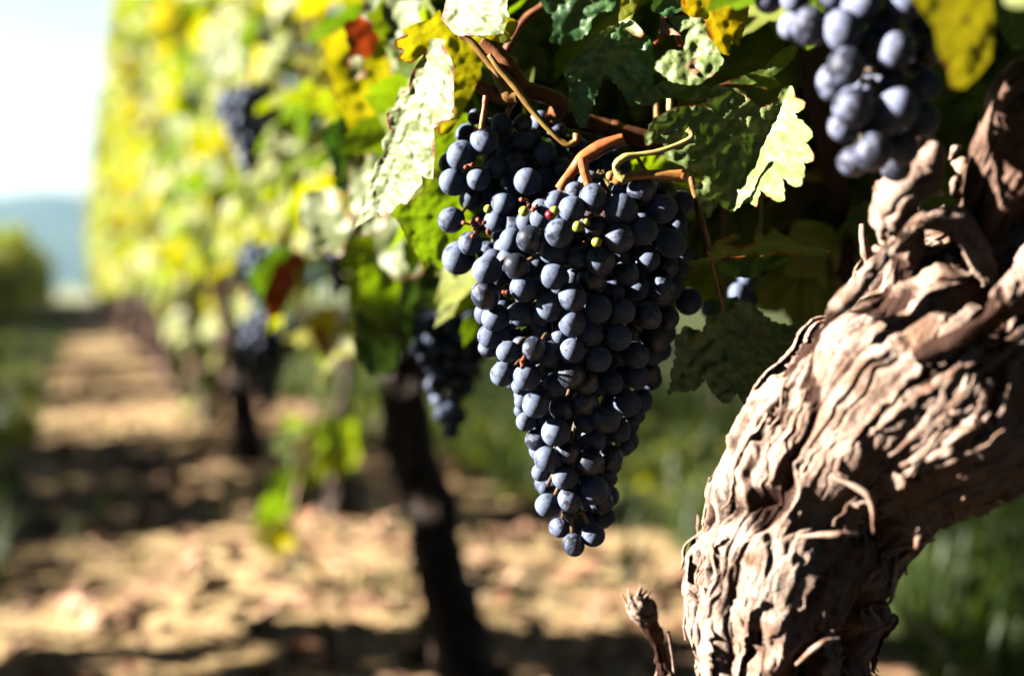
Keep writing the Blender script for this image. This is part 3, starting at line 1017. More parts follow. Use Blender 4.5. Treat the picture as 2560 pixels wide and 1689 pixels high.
MAIN = Z4([(800, 532, 56, 1), (700, 582, 62, 1), (785, 620, 73, 0), (895, 560, 76, 0), (1045, 525, 50, 1), (1150, 520, 80, 0), (1045, 622, 84, 0),
           (1260, 620, 76, 0), (1275, 530, 66, 1), (1362, 585, 64, 1), (625, 665, 60, 1), (560, 778, 71, 0), (715, 748, 76, 0), (910, 722, 70, 1), (1035, 772, 80, 0),
           (1160, 735, 74, 0), (1310, 802, 76, 0), (820, 885, 64, 1), (690, 850, 76, 1), (935, 895, 76, 0), (490, 925, 69, 0), (335, 942, 78, 0), (690, 978, 70, 0),
           (790, 985, 48, 2), (890, 995, 82, 0), (610, 1038, 62, 1), (525, 1042, 72, 0), (325, 1075, 76, 0), (785, 1088, 77, 0), (1070, 960, 66, 1), (1000, 1060, 62, 2),
           (1255, 1045, 78, 1), (1130, 1040, 62, 2), (670, 1135, 73, 0), (925, 1150, 73, 0), (1050, 1160, 69, 0), (1185, 1182, 71, 0), (625, 1182, 56, 1),
           (380, 1195, 73, 1), (520, 1175, 68, 1), (785, 1220, 72, 0), (625, 1248, 56, 1), (875, 1280, 76, 0), (1030, 1298, 72, 0), (350, 1295, 63, 1),
           (345, 1352, 55, 2), (430, 1268, 50, 2), (725, 1292, 52, 1), (445, 1375, 57, 0), (512, 1345, 50, 1), (582, 1357, 62, 0), (668, 1388, 72, 0),
           (785, 1370, 68, 0), (925, 1412, 72, 0), (1120, 1392, 72, 1), (1225, 1305, 70, 1), (1290, 1200, 60, 2), (1180, 890, 66, 2), (1280, 930, 62, 2), (1345, 700, 55, 2), (1230, 720, 50, 3), (1380, 860, 48, 2)]) + \
       Z5([(255, 220, 82, 0), (412, 240, 90, 0), (598, 290, 78, 1), (700, 228, 90, 0), (800, 277, 82, 0), (500, 185, 40, 2), (370, 300, 60, 2), (378, 402, 50, 2),
           (372, 460, 46, 2), (470, 415, 88, 0), (640, 440, 82, 1), (785, 405, 86, 0), (785, 540, 66, 1), (927, 515, 92, 0), (405, 532, 64, 1), (498, 530, 52, 2),
           (602, 600, 95, 0), (477, 650, 73, 1), (733, 612, 55, 2), (830, 652, 86, 1), (962, 280, 78, 1), (1125, 235, 85, 1), (1060, 410, 86, 1), (1005, 590, 82, 1),
           (545, 775, 82, 0), (680, 738, 90, 0), (505, 862, 62, 1), (660, 895, 86, 0), (822, 802, 88, 0), (960, 765, 76, 1), (525, 975, 40, 2), (572, 960, 50, 2),
           (842, 978, 100, 0), (940, 900, 62, 2), (550, 1078, 82, 0), (692, 1042, 86, 0), (712, 1122, 72, 1), (898, 1050, 78, 1), (935, 1155, 55, 2), (625, 1222, 66, 1),
           (742, 1218, 74, 1), (843, 1272, 78, 0), (715, 1335, 74, 0), (1225, 85, 85, 2), (1215, 205, 66, 2), (1120, 490, 62, 2), (1050, 700, 55, 2), (1010, 100, 80, 2)])


MAIN += fill(MAIN, [(1440, 455), (1560, 450), (1670, 480), (1715, 560), (1710, 650), (1680, 760), (1670, 850), (1635, 930), (1610, 1040), (1560, 1130), (1530, 1200), (1520, 1290), (1490, 1340), (1435, 1350), (1400, 1310), (1365, 1250), (1355, 1150), (1325, 1050), (1300, 960), (1250, 920), (1230, 860), (1205, 740), (1250, 600), (1340, 530)], 30, 140, 1)
SHOULDER += fill(SHOULDER, [(1200, 300), (1350, 300), (1450, 350), (1560, 390), (1560, 460), (1400, 520), (1340, 600), (1260, 640), (1180, 600), (1190, 480), (1120, 440), (1140, 360)], 30, 30, 2)


def surfM(x, y):
    cx = np.interp(y, [430, 700, 900, 1100, 1380], [1440, 1420, 1400, 1400, 1430])
    w = np.interp(y, [430, 560, 700, 900, 1100, 1250, 1400], [250, 300, 260, 220, 140, 95, 60])
    e = np.clip((x - cx) / w, -1, 1)
    return 0.735 - 0.2 * w / FPX - 0.55 * w / FPX * 0.72 * math.sqrt(max(0, 1 - e * e)) 


def surfS(x, y):
    cx = 1290
    w = np.interp(y, [280, 400, 500, 700], [200, 230, 210, 160])
    e = np.clip((x - cx) / w, -1, 1)
    return 0.755 - 0.55 * w / FPX * 0.72 * math.sqrt(max(0, 1 - e * e))


top_m = P(1500, 440, 0.725); bot_m = P(1420, 1330, 0.725)
axM = lambda z: bot_m + (top_m - bot_m) * np.clip((z - bot_m[2]) / (top_m[2] - bot_m[2]), 0, 1)
bm = empty('grape_bunch', top_m, 'long tapering bunch of blue black grapes, sharp in the middle', 'grape bunch')
C, Rr = bunch_from_px(bm, MAIN, surfM, G_HI, axM, 100)
# berries on the far side of the bunch
bk = []
for (x, y, r, l), c, rr in zip(sorted(MAIN, key=lambda g: g[3]), C, Rr):
    if l == 0 or prn.random() < 0.25:
        m = axM(c[2]) * 2 - c + np.array([prn.gauss(0, .003), 0.012, prn.gauss(0, .003)])
        qx, qy, qz = proj(m)
        if qz > 0.74: bk.append((m, rr))
keep = []
for m, r in bk:
    if all(np.linalg.norm(m - k[0]) > 0.85 * (r + k[1]) for k in keep) and np.all(np.linalg.norm(np.array(C) - m, axis=1) > 0.85 * (r + np.array(Rr))): keep.append((m, r))
V, F = join([(RAWG[i % 4][0] * r + m, [RAWG[i % 4][1], RAWG[i % 4][2]]) for i, (m, r) in enumerate(keep)])
hid = (V, F)
o = [c for c in bm.children if c.name.startswith('grapes')]
if o:
    Vo = np.array([v.co[:] for v in o[0].data.vertices]) + ORG[bm.name]
    Fo = [np.array([p.vertices[:] for p in o[0].data.polygons if len(p.vertices) == k]) for k in (3, 4)]
    bpy.data.objects.remove(o[0])
    V, F = join([hid, (Vo, Fo)])
g_ = obj('grapes', V, F, M_GRAPE, bm, label='mass of berries in the depth of the bunch'); g_['kind'] = 'stuff'
rachis(bm, C + [k[0] for k in keep], Rr + [k[1] for k in keep], axM, top_m[2], bot_m[2] + 0.01)

top_s = P(1330, 330, 0.775); bot_s = P(1230, 650, 0.765)
axS = lambda z: bot_s + (top_s - bot_s) * np.clip((z - bot_s[2]) / (top_s[2] - bot_s[2]), 0, 1)
bs = empty('grape_bunch', top_s, 'loose bunch of blue grapes under the reddish cane, upper left of the long bunch', 'grape bunch')
C2, R2 = bunch_from_px(bs, SHOULDER, surfS, G_HI, axS, 100)
rachis(bs, C2, R2, axS, top_s[2], bot_s[2])

# small unripe berries and dried stalks on the two bunches
for x, y, r, kind, par in ((340, 620, 24, 0, bs), (530, 632, 28, 0, bm), (692, 632, 28, 0, bm), (670, 652, 30, 1, bm), (815, 712, 32, 0, bm), (915, 795, 27, 0, bm), (860, 690, 20, 0, bm)):
    X, Y = 1060 + x * .472, 230 + y * .472
    Z = 0.672 if par is bm else 0.70
    R_ = r * .472 * Z / FPX
    me = (G_RED if kind else G_UN)[0]
    oo = inst('berry', me, Matrix.Translation(P(X, Y, Z)) @ rand_rot((0, -1, 0)) @ Matrix.Diagonal((R_,) * 3 + (1,)), par)
    oo['label'] = 'tiny unripe red berry' if kind else 'tiny unripe yellow green berry'
for par, pts in ((bs, [(275, 740), (240, 700), (330, 760), (300, 700), (235, 388)]), (bm, [(430, 1075), (545, 570), (600, 600), (510, 1425), (860, 672)])):
    for x, y in pts:
        X, Y = 1060 + x * .472, 230 + y * .472
        Z0 = 0.690; parts = []
        for k in range(2):
            a = prn.uniform(0, 6.28); L = prn.uniform(7, 17)
            parts.append(ptube([(X, Y, Z0 + .011), (X + L * .5 * math.cos(a), Y + L * .5 * math.sin(a), Z0 + .004), (X + L * math.cos(a), Y + L * math.sin(a), Z0)], [0.0007, 0.0006, 0.0012], n=8, nv=6, rough=.4))
        V, F = join(parts)
        obj('dried_stalk', V, F, M_DRYSTEM, par)

NEAR = Z3([(140, 0, 72, 1), (290, -12, 76, 0), (275, 145, 70, 1), (368, 150, 96, 0), (500, -22, 82, 1), (552, 170, 96, 0), (655, 28, 98, 0), (905, 8, 98, 0),
           (845, 290, 96, 0), (575, 375, 98, 0), (505, 460, 92, 1), (612, 600, 104, 0), (560, 710, 80, 1), (850, 618, 112, 0), (1020, 480, 80, 1), (1040, 270, 84, 1), (725, 852, 98, 0), (608, 905, 76, 0),
           (800, 460, 92, 2), (700, 270, 92, 2), (1000, 130, 92, 2), (780, 130, 90, 2), (880, 830, 92, 2), (850, 935, 76, 2), (990, 670, 92, 2), (700, 500, 90, 3), (960, 330, 90, 3), (740, 700, 90, 2), (1030, -10, 80, 2),
           (400, -150, 90, 0), (560, -170, 90, 1), (740, -140, 95, 0), (920, -160, 95, 0), (640, -290, 95, 0), (820, -300, 90, 1), (240, -130, 85, 1), (470, -280, 80, 1)])
top_n = P(2210, -120, 0.585); bot_n = P(2150, 400, 0.585)
axN = lambda z: bot_n + (top_n - bot_n) * np.clip((z - bot_n[2]) / (top_n[2] - bot_n[2]), 0, 1)
bn = empty('grape_bunch', top_n, 'blurred bunch of large pale bloomed grapes in the upper right, above the bark', 'grape bunch')


def surfN(x, y):
    w = np.interp(y, [-100, 100, 300, 420], [230, 230, 180, 100])
    e = np.clip((x - 2170) / w, -1, 1)
    return 0.580 - 0.032 * math.sqrt(max(0, 1 - e * e))


C3, R3 = bunch_from_px(bn, NEAR, surfN, G_NEAR, axN, 100, dz=0.007)
rachis(bn, C3, R3, axN, top_n[2], bot_n[2])


def auto_bunch(x, y, Z, L, W, N, label, r=0.0072, seed=0, meshes=G_LO):
    rng = np.random.default_rng(900 + seed)
    top = P(x, y, Z)
    root = empty('grape_bunch', top, label, 'grape bunch', None)
    pts = []
    for _ in range(N * 60):
        if len(pts) >= N: break
        f = rng.random() ** 0.8
        rad = W * (0.55 + 0.45 * math.sin(math.pi * min(1, f * 1.6))) * (1 - f ** 2.2) + 0.004
        a = rng.uniform(0, 6.283); k = math.sqrt(rng.random()) ** 0.4
        p = top + np.array([rad * k * math.cos(a), rad * k * math.sin(a), -f * L])
        if all(np.linalg.norm(p - q) > 1.62 * r for q in pts): pts.append(p)
    for i, p in enumerate(pts):
        M = Matrix.Translation(p) @ rand_rot(p - top) @ Matrix.Diagonal((r * prn.uniform(.85, 1.1),) * 3 + (1,))
        inst('grape', meshes[i % len(meshes)], M, root)
    V, F = tube([top + np.array([0, 0.01, 0.05]), top, top - np.array([0, 0, L * .5]), top - np.array([0, 0, L])], [.003, .003, .002, .001], 16, 6)
    obj('stalk', V, F, M_RACHIS, root)
    return root


auto_bunch(622, 225, 1.75, 0.10, 0.036, 90, 'blurred lilac blue bunch high among the yellow leaves, topmost on the left', seed=1)
auto_bunch(660, 610, 1.85, 0.11, 0.035, 80, 'blurred dark bunch in the leaf wall, directly above the lowest blurred bunch', seed=2)
auto_bunch(665, 790, 2.0, 0.13, 0.038, 90, 'blurred blue black bunch hanging lowest, at the top of the slim dark trunk', seed=3)
auto_bunch(850, 555, 1.45, 0.07, 0.024, 34, 'small blurred pale blue bunch among whitish leaves left of the loose bunch', seed=4)
auto_bunch(1128, 700, 1.10, 0.12, 0.030, 90, 'blackish bunch in deep shade behind the left edge of the long bunch', seed=5)
auto_bunch(1815, 660, 0.86, 0.05, 0.014, 9, 'small dark bunch behind the shaded leaf right of the long bunch', seed=6)

# ------------------------------------------------------------------ the first vine (trunk, canes, leaves)
vb = row(0.66, 0.0, 0) + np.array([-0.1, 0, 0]); vb[2] = ground_z(vb[0], vb[1])
V1 = empty('grapevine', vb, 'old vine in front with massive gnarled trunk of pale peeling bark', 'grapevine', None)

TR = [(2010, 2100, .67, 195), (1960, 1860, .67, 190), (1938, 1640, .665, 188), (1985, 1420, .66, 212), (2100, 1225, .655, 250), (2250, 1045, .65, 285), (2440, 885, .65, 285), (2640, 740, .655, 270), (2860, 600, .67, 250)]
p = np.array(TR, float)
NL, NV = 980, 780
c = spline(P(p[:, 0], p[:, 1], p[:, 2]), NL)
rr = np.interp(np.linspace(0, 1, NL), np.linspace(0, 1, len(TR)), [q[3] * q[2] / FPX for q in TR])
kn = [(P(1760, 1420, .63), .006, .02), (P(2150, 1000, .60), .009, .03), (P(2330, 880, .60), .010, .03), (P(2250, 1330, .60), -.016, .028), (P(2060, 1290, .605), -.010, .018),
      (P(2100, 860, .62), .006, .02), (P(2390, 1180, .60), .010, .03), (P(2130, 1180, .605), .010, .014), (P(2500, 1330, .62), -.01, .03)]
Vt, Ft, gt, dN = barktube(c, rr, NL, NV, 0.0042, 42, 1.0, kn)
trunk = obj('trunk', Vt, Ft, M_BARK, V1, True, {'grain_shade': gt})
GV = Vt.reshape(NL, NV, 3)


def flake(i0, j0, n, w, lift0, lift1, drift, curl=0.0):
    """thin strip of loose bark lying along the trunk"""
    ii = np.clip(np.arange(n) * 3 + i0, 0, NL - 1)
    jj = (j0 + np.round(np.linspace(0, drift, n)).astype(int)) % NV
    c = GV[ii, jj]; N = dN[ii, jj]
    T = np.gradient(c, axis=0); T /= np.linalg.norm(T, axis=1)[:, None] + 1e-9
    k = 5
    ker = np.ones(k) / k
    if n > k:
        c = np.stack([np.convolve(np.pad(c[:, a], k // 2, 'edge'), ker, 'valid') for a in range(3)], 1)
    B = np.cross(T, N); B /= np.linalg.norm(B, axis=1)[:, None] + 1e-9
    f = np.linspace(0, 1, n)
    lift = 0.0012 + lift0 * (1 - f) ** 3 + lift1 * f ** 3 + curl * np.sin(f * 9) * f
    ww = w * (0.35 + 0.65 * np.sin(np.pi * np.clip(f, 0.06, 0.94)) ** 0.6) * (1 + 0.25 * noise(np.stack([f * 9, f * 0 + j0, f * 0], -1), i0))
    c = c + N * lift[:, None]
    th = 0.0004
    c = c + B * (0.0012 * noise(np.stack([f * 14, f * 0 + i0 * .7, f * 0], -1), 3))[:, None]
    ww = ww * (1 + 0.5 * noise(np.stack([f * 30, f * 0 + j0 * .3, f * 0], -1), 5))
    jag = 0
    rows = np.stack([c - B * ww[:, None] - N * th, c + B * ww[:, None] - N * th, c + B * ww[:, None] * .8 + N * th, c - B * ww[:, None] * .8 + N * th], 1)
    F = gridfaces(n, 4)
    F = np.vstack([F, [[0, 1, 2, 3]], [[(n - 1) * 4 + 3, (n - 1) * 4 + 2, (n - 1) * 4 + 1, (n - 1) * 4]]])
    return rows.reshape(-1, 3), F


fr = random.Random(17)
parts = []
for _ in range(230):
    i0 = fr.randint(120, NL - 60); j0 = fr.randint(0, NV - 1)
    n = fr.randint(12, 56)
    if i0 + n * 3 >= NL: continue
    big = fr.random() < 0.3
    parts.append(flake(i0, j0, n, fr.uniform(.0004, .0014) if not big else fr.uniform(.002, .0062), fr.uniform(0, .004), fr.uniform(0, .006) * (fr.random() < .5), fr.randint(-26, 26), fr.uniform(0, .0012)))
V, F = join(parts)
pb = obj('peeling_bark', V, F, M_FLAKE, V1, False, label='loose pale strips of bark peeling off the trunk'); pb['kind'] = 'stuff'

# upper arm and side limbs
def limb(name, path, nl, nv, amp, seed, mat=M_BARK, fine=1.0, label=None):
    q = np.array(path, float)
    c = spline(P(q[:, 0], q[:, 1], q[:, 2]), nl)
    r = np.interp(np.linspace(0, 1, nl), np.linspace(0, 1, len(path)), [k[3] * k[2] / FPX for k in path])
    V, F, g, N = barktube(c, r, nl, nv, amp, seed, fine)
    kk = len(V); j = np.arange(nv)
    V = np.vstack([V, c[-1] + (c[-1] - c[-2]) * 2, c[0]])
    F = [F, np.stack([np.full(nv, kk), (nl - 1) * nv + j, (nl - 1) * nv + (j + 1) % nv], 1), np.stack([np.full(nv, kk + 1), (j + 1) % nv, j], 1)]
    return obj(name, V, F, mat, V1, True, {'grain_shade': np.append(g, [.5, .5])}, label)


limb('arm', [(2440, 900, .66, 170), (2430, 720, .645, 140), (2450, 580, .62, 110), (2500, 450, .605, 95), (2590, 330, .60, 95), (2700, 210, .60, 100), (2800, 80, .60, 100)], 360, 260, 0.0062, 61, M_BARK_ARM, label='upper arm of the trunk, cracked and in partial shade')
limb('root_strand', [(2040, 850, .595, 10), (2120, 745, .592, 20), (2200, 650, .592, 24), (2270, 575, .595, 22), (2330, 548, .597, 22), (2385, 555, .6, 30), (2425, 600, .6, 18), (2450, 650, .6, 17), (2480, 700, .605, 14)], 220, 60, 0.0012, 71, M_BARK, 2.0, 'smooth pale woody strand arched over the bark')
limb('root_strand', [(2290, 900, .585, 22), (2380, 860, .58, 32), (2460, 800, .58, 40), (2560, 710, .585, 50), (2680, 600, .6, 52)], 200, 90, 0.0017, 72, M_BARK, 1.5, 'thick smooth strip of pale wood at the right edge')
limb('spur', [(2260, 700, .62, 50), (2260, 600, .615, 46), (2240, 520, .61, 36), (2235, 450, .61, 14)], 120, 90, 0.0018, 73)
limb('spur', [(2230, 560, .61, 22), (2250, 480, .60, 30), (2310, 430, .6, 40), (2340, 360, .6, 16)], 100, 70, 0.0016, 74)
limb('spur', [(2560, 360, .60, 30), (2520, 260, .6, 42), (2545, 190, .6, 30), (2590, 120, .61, 26)], 90, 70, 0.0016, 75, M_FLAKE)
limb('broken_twig', [(1665, 1760, .66, 26), (1650, 1640, .66, 20), (1622, 1560, .655, 15), (1600, 1510, .65, 12), (1582, 1492, .65, 4)], 140, 50, 0.0013, 76, M_BARK, 2.2, 'splintered stub of bark sticking out left of the trunk foot')
limb('broken_twig', [(1690, 1720, .66, 9), (1678, 1620, .655, 7), (1672, 1580, .65, 4)], 40, 12, 0.0004, 77, M_FLAKE, 2.0)
parts = []
for k in range(34):        # splinters, hooked fibres and lumps of torn bark about the arm
    x = fr.uniform(2190, 2600); y = fr.uniform(340, 800)
    L = fr.uniform(20, 70); a = fr.gauss(-0.5, 0.9); Z = fr.uniform(.615, .64)
    q = [(x, y, Z), (x + L * .5 * math.cos(a), y + L * .5 * math.sin(a) - fr.uniform(-10, 14), Z - .004), (x + L * math.cos(a), y + L * math.sin(a), Z + .004)]
    parts.append(ptube(q, [fr.uniform(.0006, .002), fr.uniform(.001, .0036), .0005], n=16, nv=8, rough=.9, seed=k))
for q, r in (([(2185, 468, .6), (2215, 492, .6), (2260, 500, .605)], .0012), ([(2380, 560, .6), (2430, 590, .6), (2445, 620, .6)], .0016), ([(2155, 560, .66), (2160, 620, .66), (2175, 690, .66)], .0022),
             ([(2080, 1190, .60), (2170, 1240, .595), (2185, 1330, .6)], .0015), ([(2000, 1340, .605), (2090, 1335, .597), (2150, 1335, .6)], .0014), ([(2300, 1320, .60), (2290, 1370, .6)], .0018), ([(1990, 1660, .62), (2050, 1610, .615), (2100, 1595, .62)], .0014)):
    parts.append(ptube(q, [r * .6, r, r * .5], n=20, nv=8, rough=.6))
for k in range(9):
    a = -1.9 + fr.gauss(0, .45); L = fr.uniform(25, 60)
    parts.append(ptube([(1600 + k, 1530, .65), (1598 + L * .5 * math.cos(a), 1525 + L * .5 * math.sin(a), .648), (1596 + L * math.cos(a + .3), 1520 + L * math.sin(a + .3), .65)], [.0012, .0008, .0003], n=12, nv=5, rough=.6))
V, F = join(parts)
o = obj('bark_splinters', V, F, M_FLAKE, V1); o['kind'] = 'stuff'

limb('old_arm', [(2120, 700, .92, 34), (2095, 500, .90, 34), (2060, 300, .88, 36), (2040, 120, .88, 40), (2060, -60, .88, 40)], 120, 60, 0.0016, 80, M_BARK_F, 1.2, 'brown upright arm behind the near grapes')

ZA = lambda L, Z: [(850 + a * .4145, b * .4145, Z) for a, b in L]
ZB = lambda L, Z: [(1350 + a * .4464, b * .4464, Z) for a, b in L]


def stem(name, path, r, mat, n=60, nv=16, rough=0.28, label=None, nodes=()):
    V, F = ptube(path, [k * 0.74 / FPX for k in r], n=n, nv=nv, rough=rough)
    q = [(V, F)]
    for f, s in nodes:
        pp = spline(np.array(path, float), 50)[int(f * 49)]
        S, a, b = RAWG[0]
        q.append((S * s * 0.74 / FPX + P(pp[0], pp[1], pp[2]), [a, b]))
    V, F = join(q)
    return obj(name, V, F, mat, V1, True, None, label)


stem('cane', ZA([(835, 505), (890, 545), (960, 590), (1050, 625)], .735), [16, 17, 15, 14], M_CANE, label='short reddish cane stub above the loose bunch', nodes=((0.5, 18),))
stem('cane', ZA([(1060, 500), (1140, 545), (1320, 615)], .745) + ZB([(100, 650), (250, 690), (420, 735), (620, 790), (800, 850)], .77), [17, 21, 22, 24, 25, 24, 24, 24], M_CANE, 80, 16, 0.2, 'thick reddish brown cane running right above the bunches', nodes=((0.06, 23), (0.72, 27)))
stem('cane', ZA([(870, 240), (940, 310), (1010, 390), (1080, 480), (1110, 540)], .74), [22, 20, 21, 17, 18], M_CANE, 50, 16, 0.12)
stem('cane', ZA([(1240, -40), (1230, 30), (1130, 105), (1040, 230), (990, 330)], .80), [12, 12, 11, 11, 11], M_CANE)
stem('petiole', ZA([(720, 212), (790, 250), (860, 335), (930, 420), (965, 500), (1010, 580), (1065, 590)], .732), [8, 9, 10, 10, 12, 17, 20], M_PETIOLE, label='brown leaf stem ending in a yellow swollen joint')
stem('petiole', ZA([(900, 330), (970, 430), (1060, 530), (1130, 630), (1230, 750), (1310, 830), (1370, 870), (1420, 855), (1435, 810)], .722), [7, 8, 9, 8, 7, 7, 8, 10, 12], M_PETIOLE, 60)
stem('petiole', ZA([(880, 580), (870, 650), (852, 780)], .725), [8, 6, 7], M_CANE_R, label='thin red stalk carrying the loose bunch')
stem('petiole', ZA([(1060, 600), (1020, 660), (1000, 710)], .74), [7, 6, 6], M_CANE_R)
stem('petiole', ZB([(520, 560), (640, 560), (660, 660)], .80), [8, 9, 9], M_PETIOLE)
stem('petiole', ZB([(730, 545), (728, 620)], .76), [9, 9], M_PALE)
stem('petiole', ZB([(640, 250), (740, 170), (790, 260)], .76), [9, 8, 8], M_CANE_R)
stem('bunch_stem', ZB([(470, 780), (380, 810), (300, 850), (235, 890), (190, 950), (150, 1000), (110, 1060)], .705), [16, 18, 19, 17, 13, 12, 12], M_CANE_R, 50, label='stout red and orange stalk of the long bunch')
stem('bunch_stem', ZB([(240, 890), (248, 950), (262, 1000), (270, 1050)], .698), [14, 12, 11, 11], M_CANE_R)
stem('tendril', ZB([(825, 722), (850, 745), (838, 775), (770, 812), (660, 848), (560, 865), (488, 878), (440, 905), (425, 940), (445, 985), (470, 1000)], .69), [7, 7, 6, 6, 6, 6, 9, 10, 9, 10, 12], M_PALE, 90, label='curled pale green tendril')
stem('shoot', ZB([(395, 985), (440, 1005), (520, 990), (640, 980), (800, 985)], .692), [8, 14, 11, 12, 14], M_CANE_Y, 50, label='cut yellow side shoot lying over the long bunch', nodes=((0.0, 11), (1.0, 15)))
stem('shoot', ZB([(845, 990), (870, 1100), (905, 1250), (945, 1400)], .725), [8, 8, 10, 9], M_PETIOLE, 50, nodes=((1.0, 13),))
stem('petiole', [(1772, 620, .73), (1790, 700, .74), (1810, 785, .745)], [6, 5, 5], M_PETIOLE)
stem('petiole', ZB([(1240, 1080), (1238, 1200), (1230, 1350)], .76), [5, 5, 5], M_PALE)
stem('petiole', ZB([(540, 870), (580, 940), (640, 1010)], .74), [5, 5, 5], M_CANE_Y)

# ------------------------------------------------------------------ traced leaves of the first vine
L_WHITE = mat_leaf('leaf_underside_pale', (0.17, 0.21, 0.085), (0.14, 0.18, 0.02), (0.30, 0.33, 0.16), dry=(0.26, 0.05, 0.02), dryw=0.0016, rough=0.5, tmix=0.25, second=(0.115, 0.16, 0.055))
L_YEL = mat_leaf('leaf_yellow_backlit', (0.22, 0.22, 0.012), (0.36, 0.32, 0.004), (0.32, 0.32, 0.04), dry=(0.24, 0.06, 0.02), dryw=0.0013, rough=0.5, tmix=0.55, second=(0.22, 0.27, 0.012))
L_GRN = mat_leaf('leaf_green_upper', (0.050, 0.150, 0.045), (0.06, 0.16, 0.01), (0.09, 0.18, 0.06), dry=(0.22, 0.10, 0.04), rough=0.38, tmix=0.22, second=(0.028, 0.085, 0.03))
L_GRN2 = mat_leaf('leaf_green_backlit', (0.07, 0.13, 0.015), (0.17, 0.27, 0.004), (0.22, 0.28, 0.06), dry=(0.25, 0.09, 0.03), dryw=0.0008, rough=0.45, tmix=0.55)
L_STAR = mat_leaf('leaf_green_matt', (0.16, 0.22, 0.06), (0.10, 0.20, 0.015), (0.34, 0.40, 0.16), dry=(0.30, 0.10, 0.03), dryw=0.0006, rough=0.45, tmix=0.22, second=(0.14, 0.22, 0.06))
L_RED = mat_leaf('leaf_yellow_red', (0.25, 0.20, 0.012), (0.38, 0.28, 0.004), (0.42, 0.36, 0.05), dry=(0.36, 0.05, 0.012), dryw=0.003, rough=0.5, tmix=0.55, red=0.36)
L_PATCH = mat_leaf('leaf_green_brown_patches', (0.045, 0.10, 0.035), (0.05, 0.12, 0.01), (0.10, 0.17, 0.07), dry=(0.16, 0.085, 0.06), patch=0.42, rough=0.5, tmix=0.2)
L_OLIVE = mat_leaf('leaf_olive_brown', (0.10, 0.12, 0.010), (0.22, 0.19, 0.004), (0.14, 0.12, 0.02), dry=(0.20, 0.07, 0.02), tmix=0.5, patch=0.40, second=(0.04, 0.07, 0.01))
L_ORANGE = mat_leaf('leaf_red_orange', (0.20, 0.035, 0.010), (0.22, 0.03, 0.005), (0.25, 0.09, 0.03), tmix=0.5, second=(0.12, 0.02, 0.01))
L_DARK = mat_leaf('leaf_dark', (0.035, 0.075, 0.02), (0.06, 0.12, 0.01), (0.07, 0.11, 0.04), rough=0.45, tmix=0.3)


def segdist(px, py, a, b):
    d = np.array(b, float) - a; L = (d ** 2).sum() + 1e-9
    t = np.clip(((px - a[0]) * d[0] + (py - a[1]) * d[1]) / L, 0, 1)
    return np.hypot(px - a[0] - t * d[0], py - a[1] - t * d[1]), t


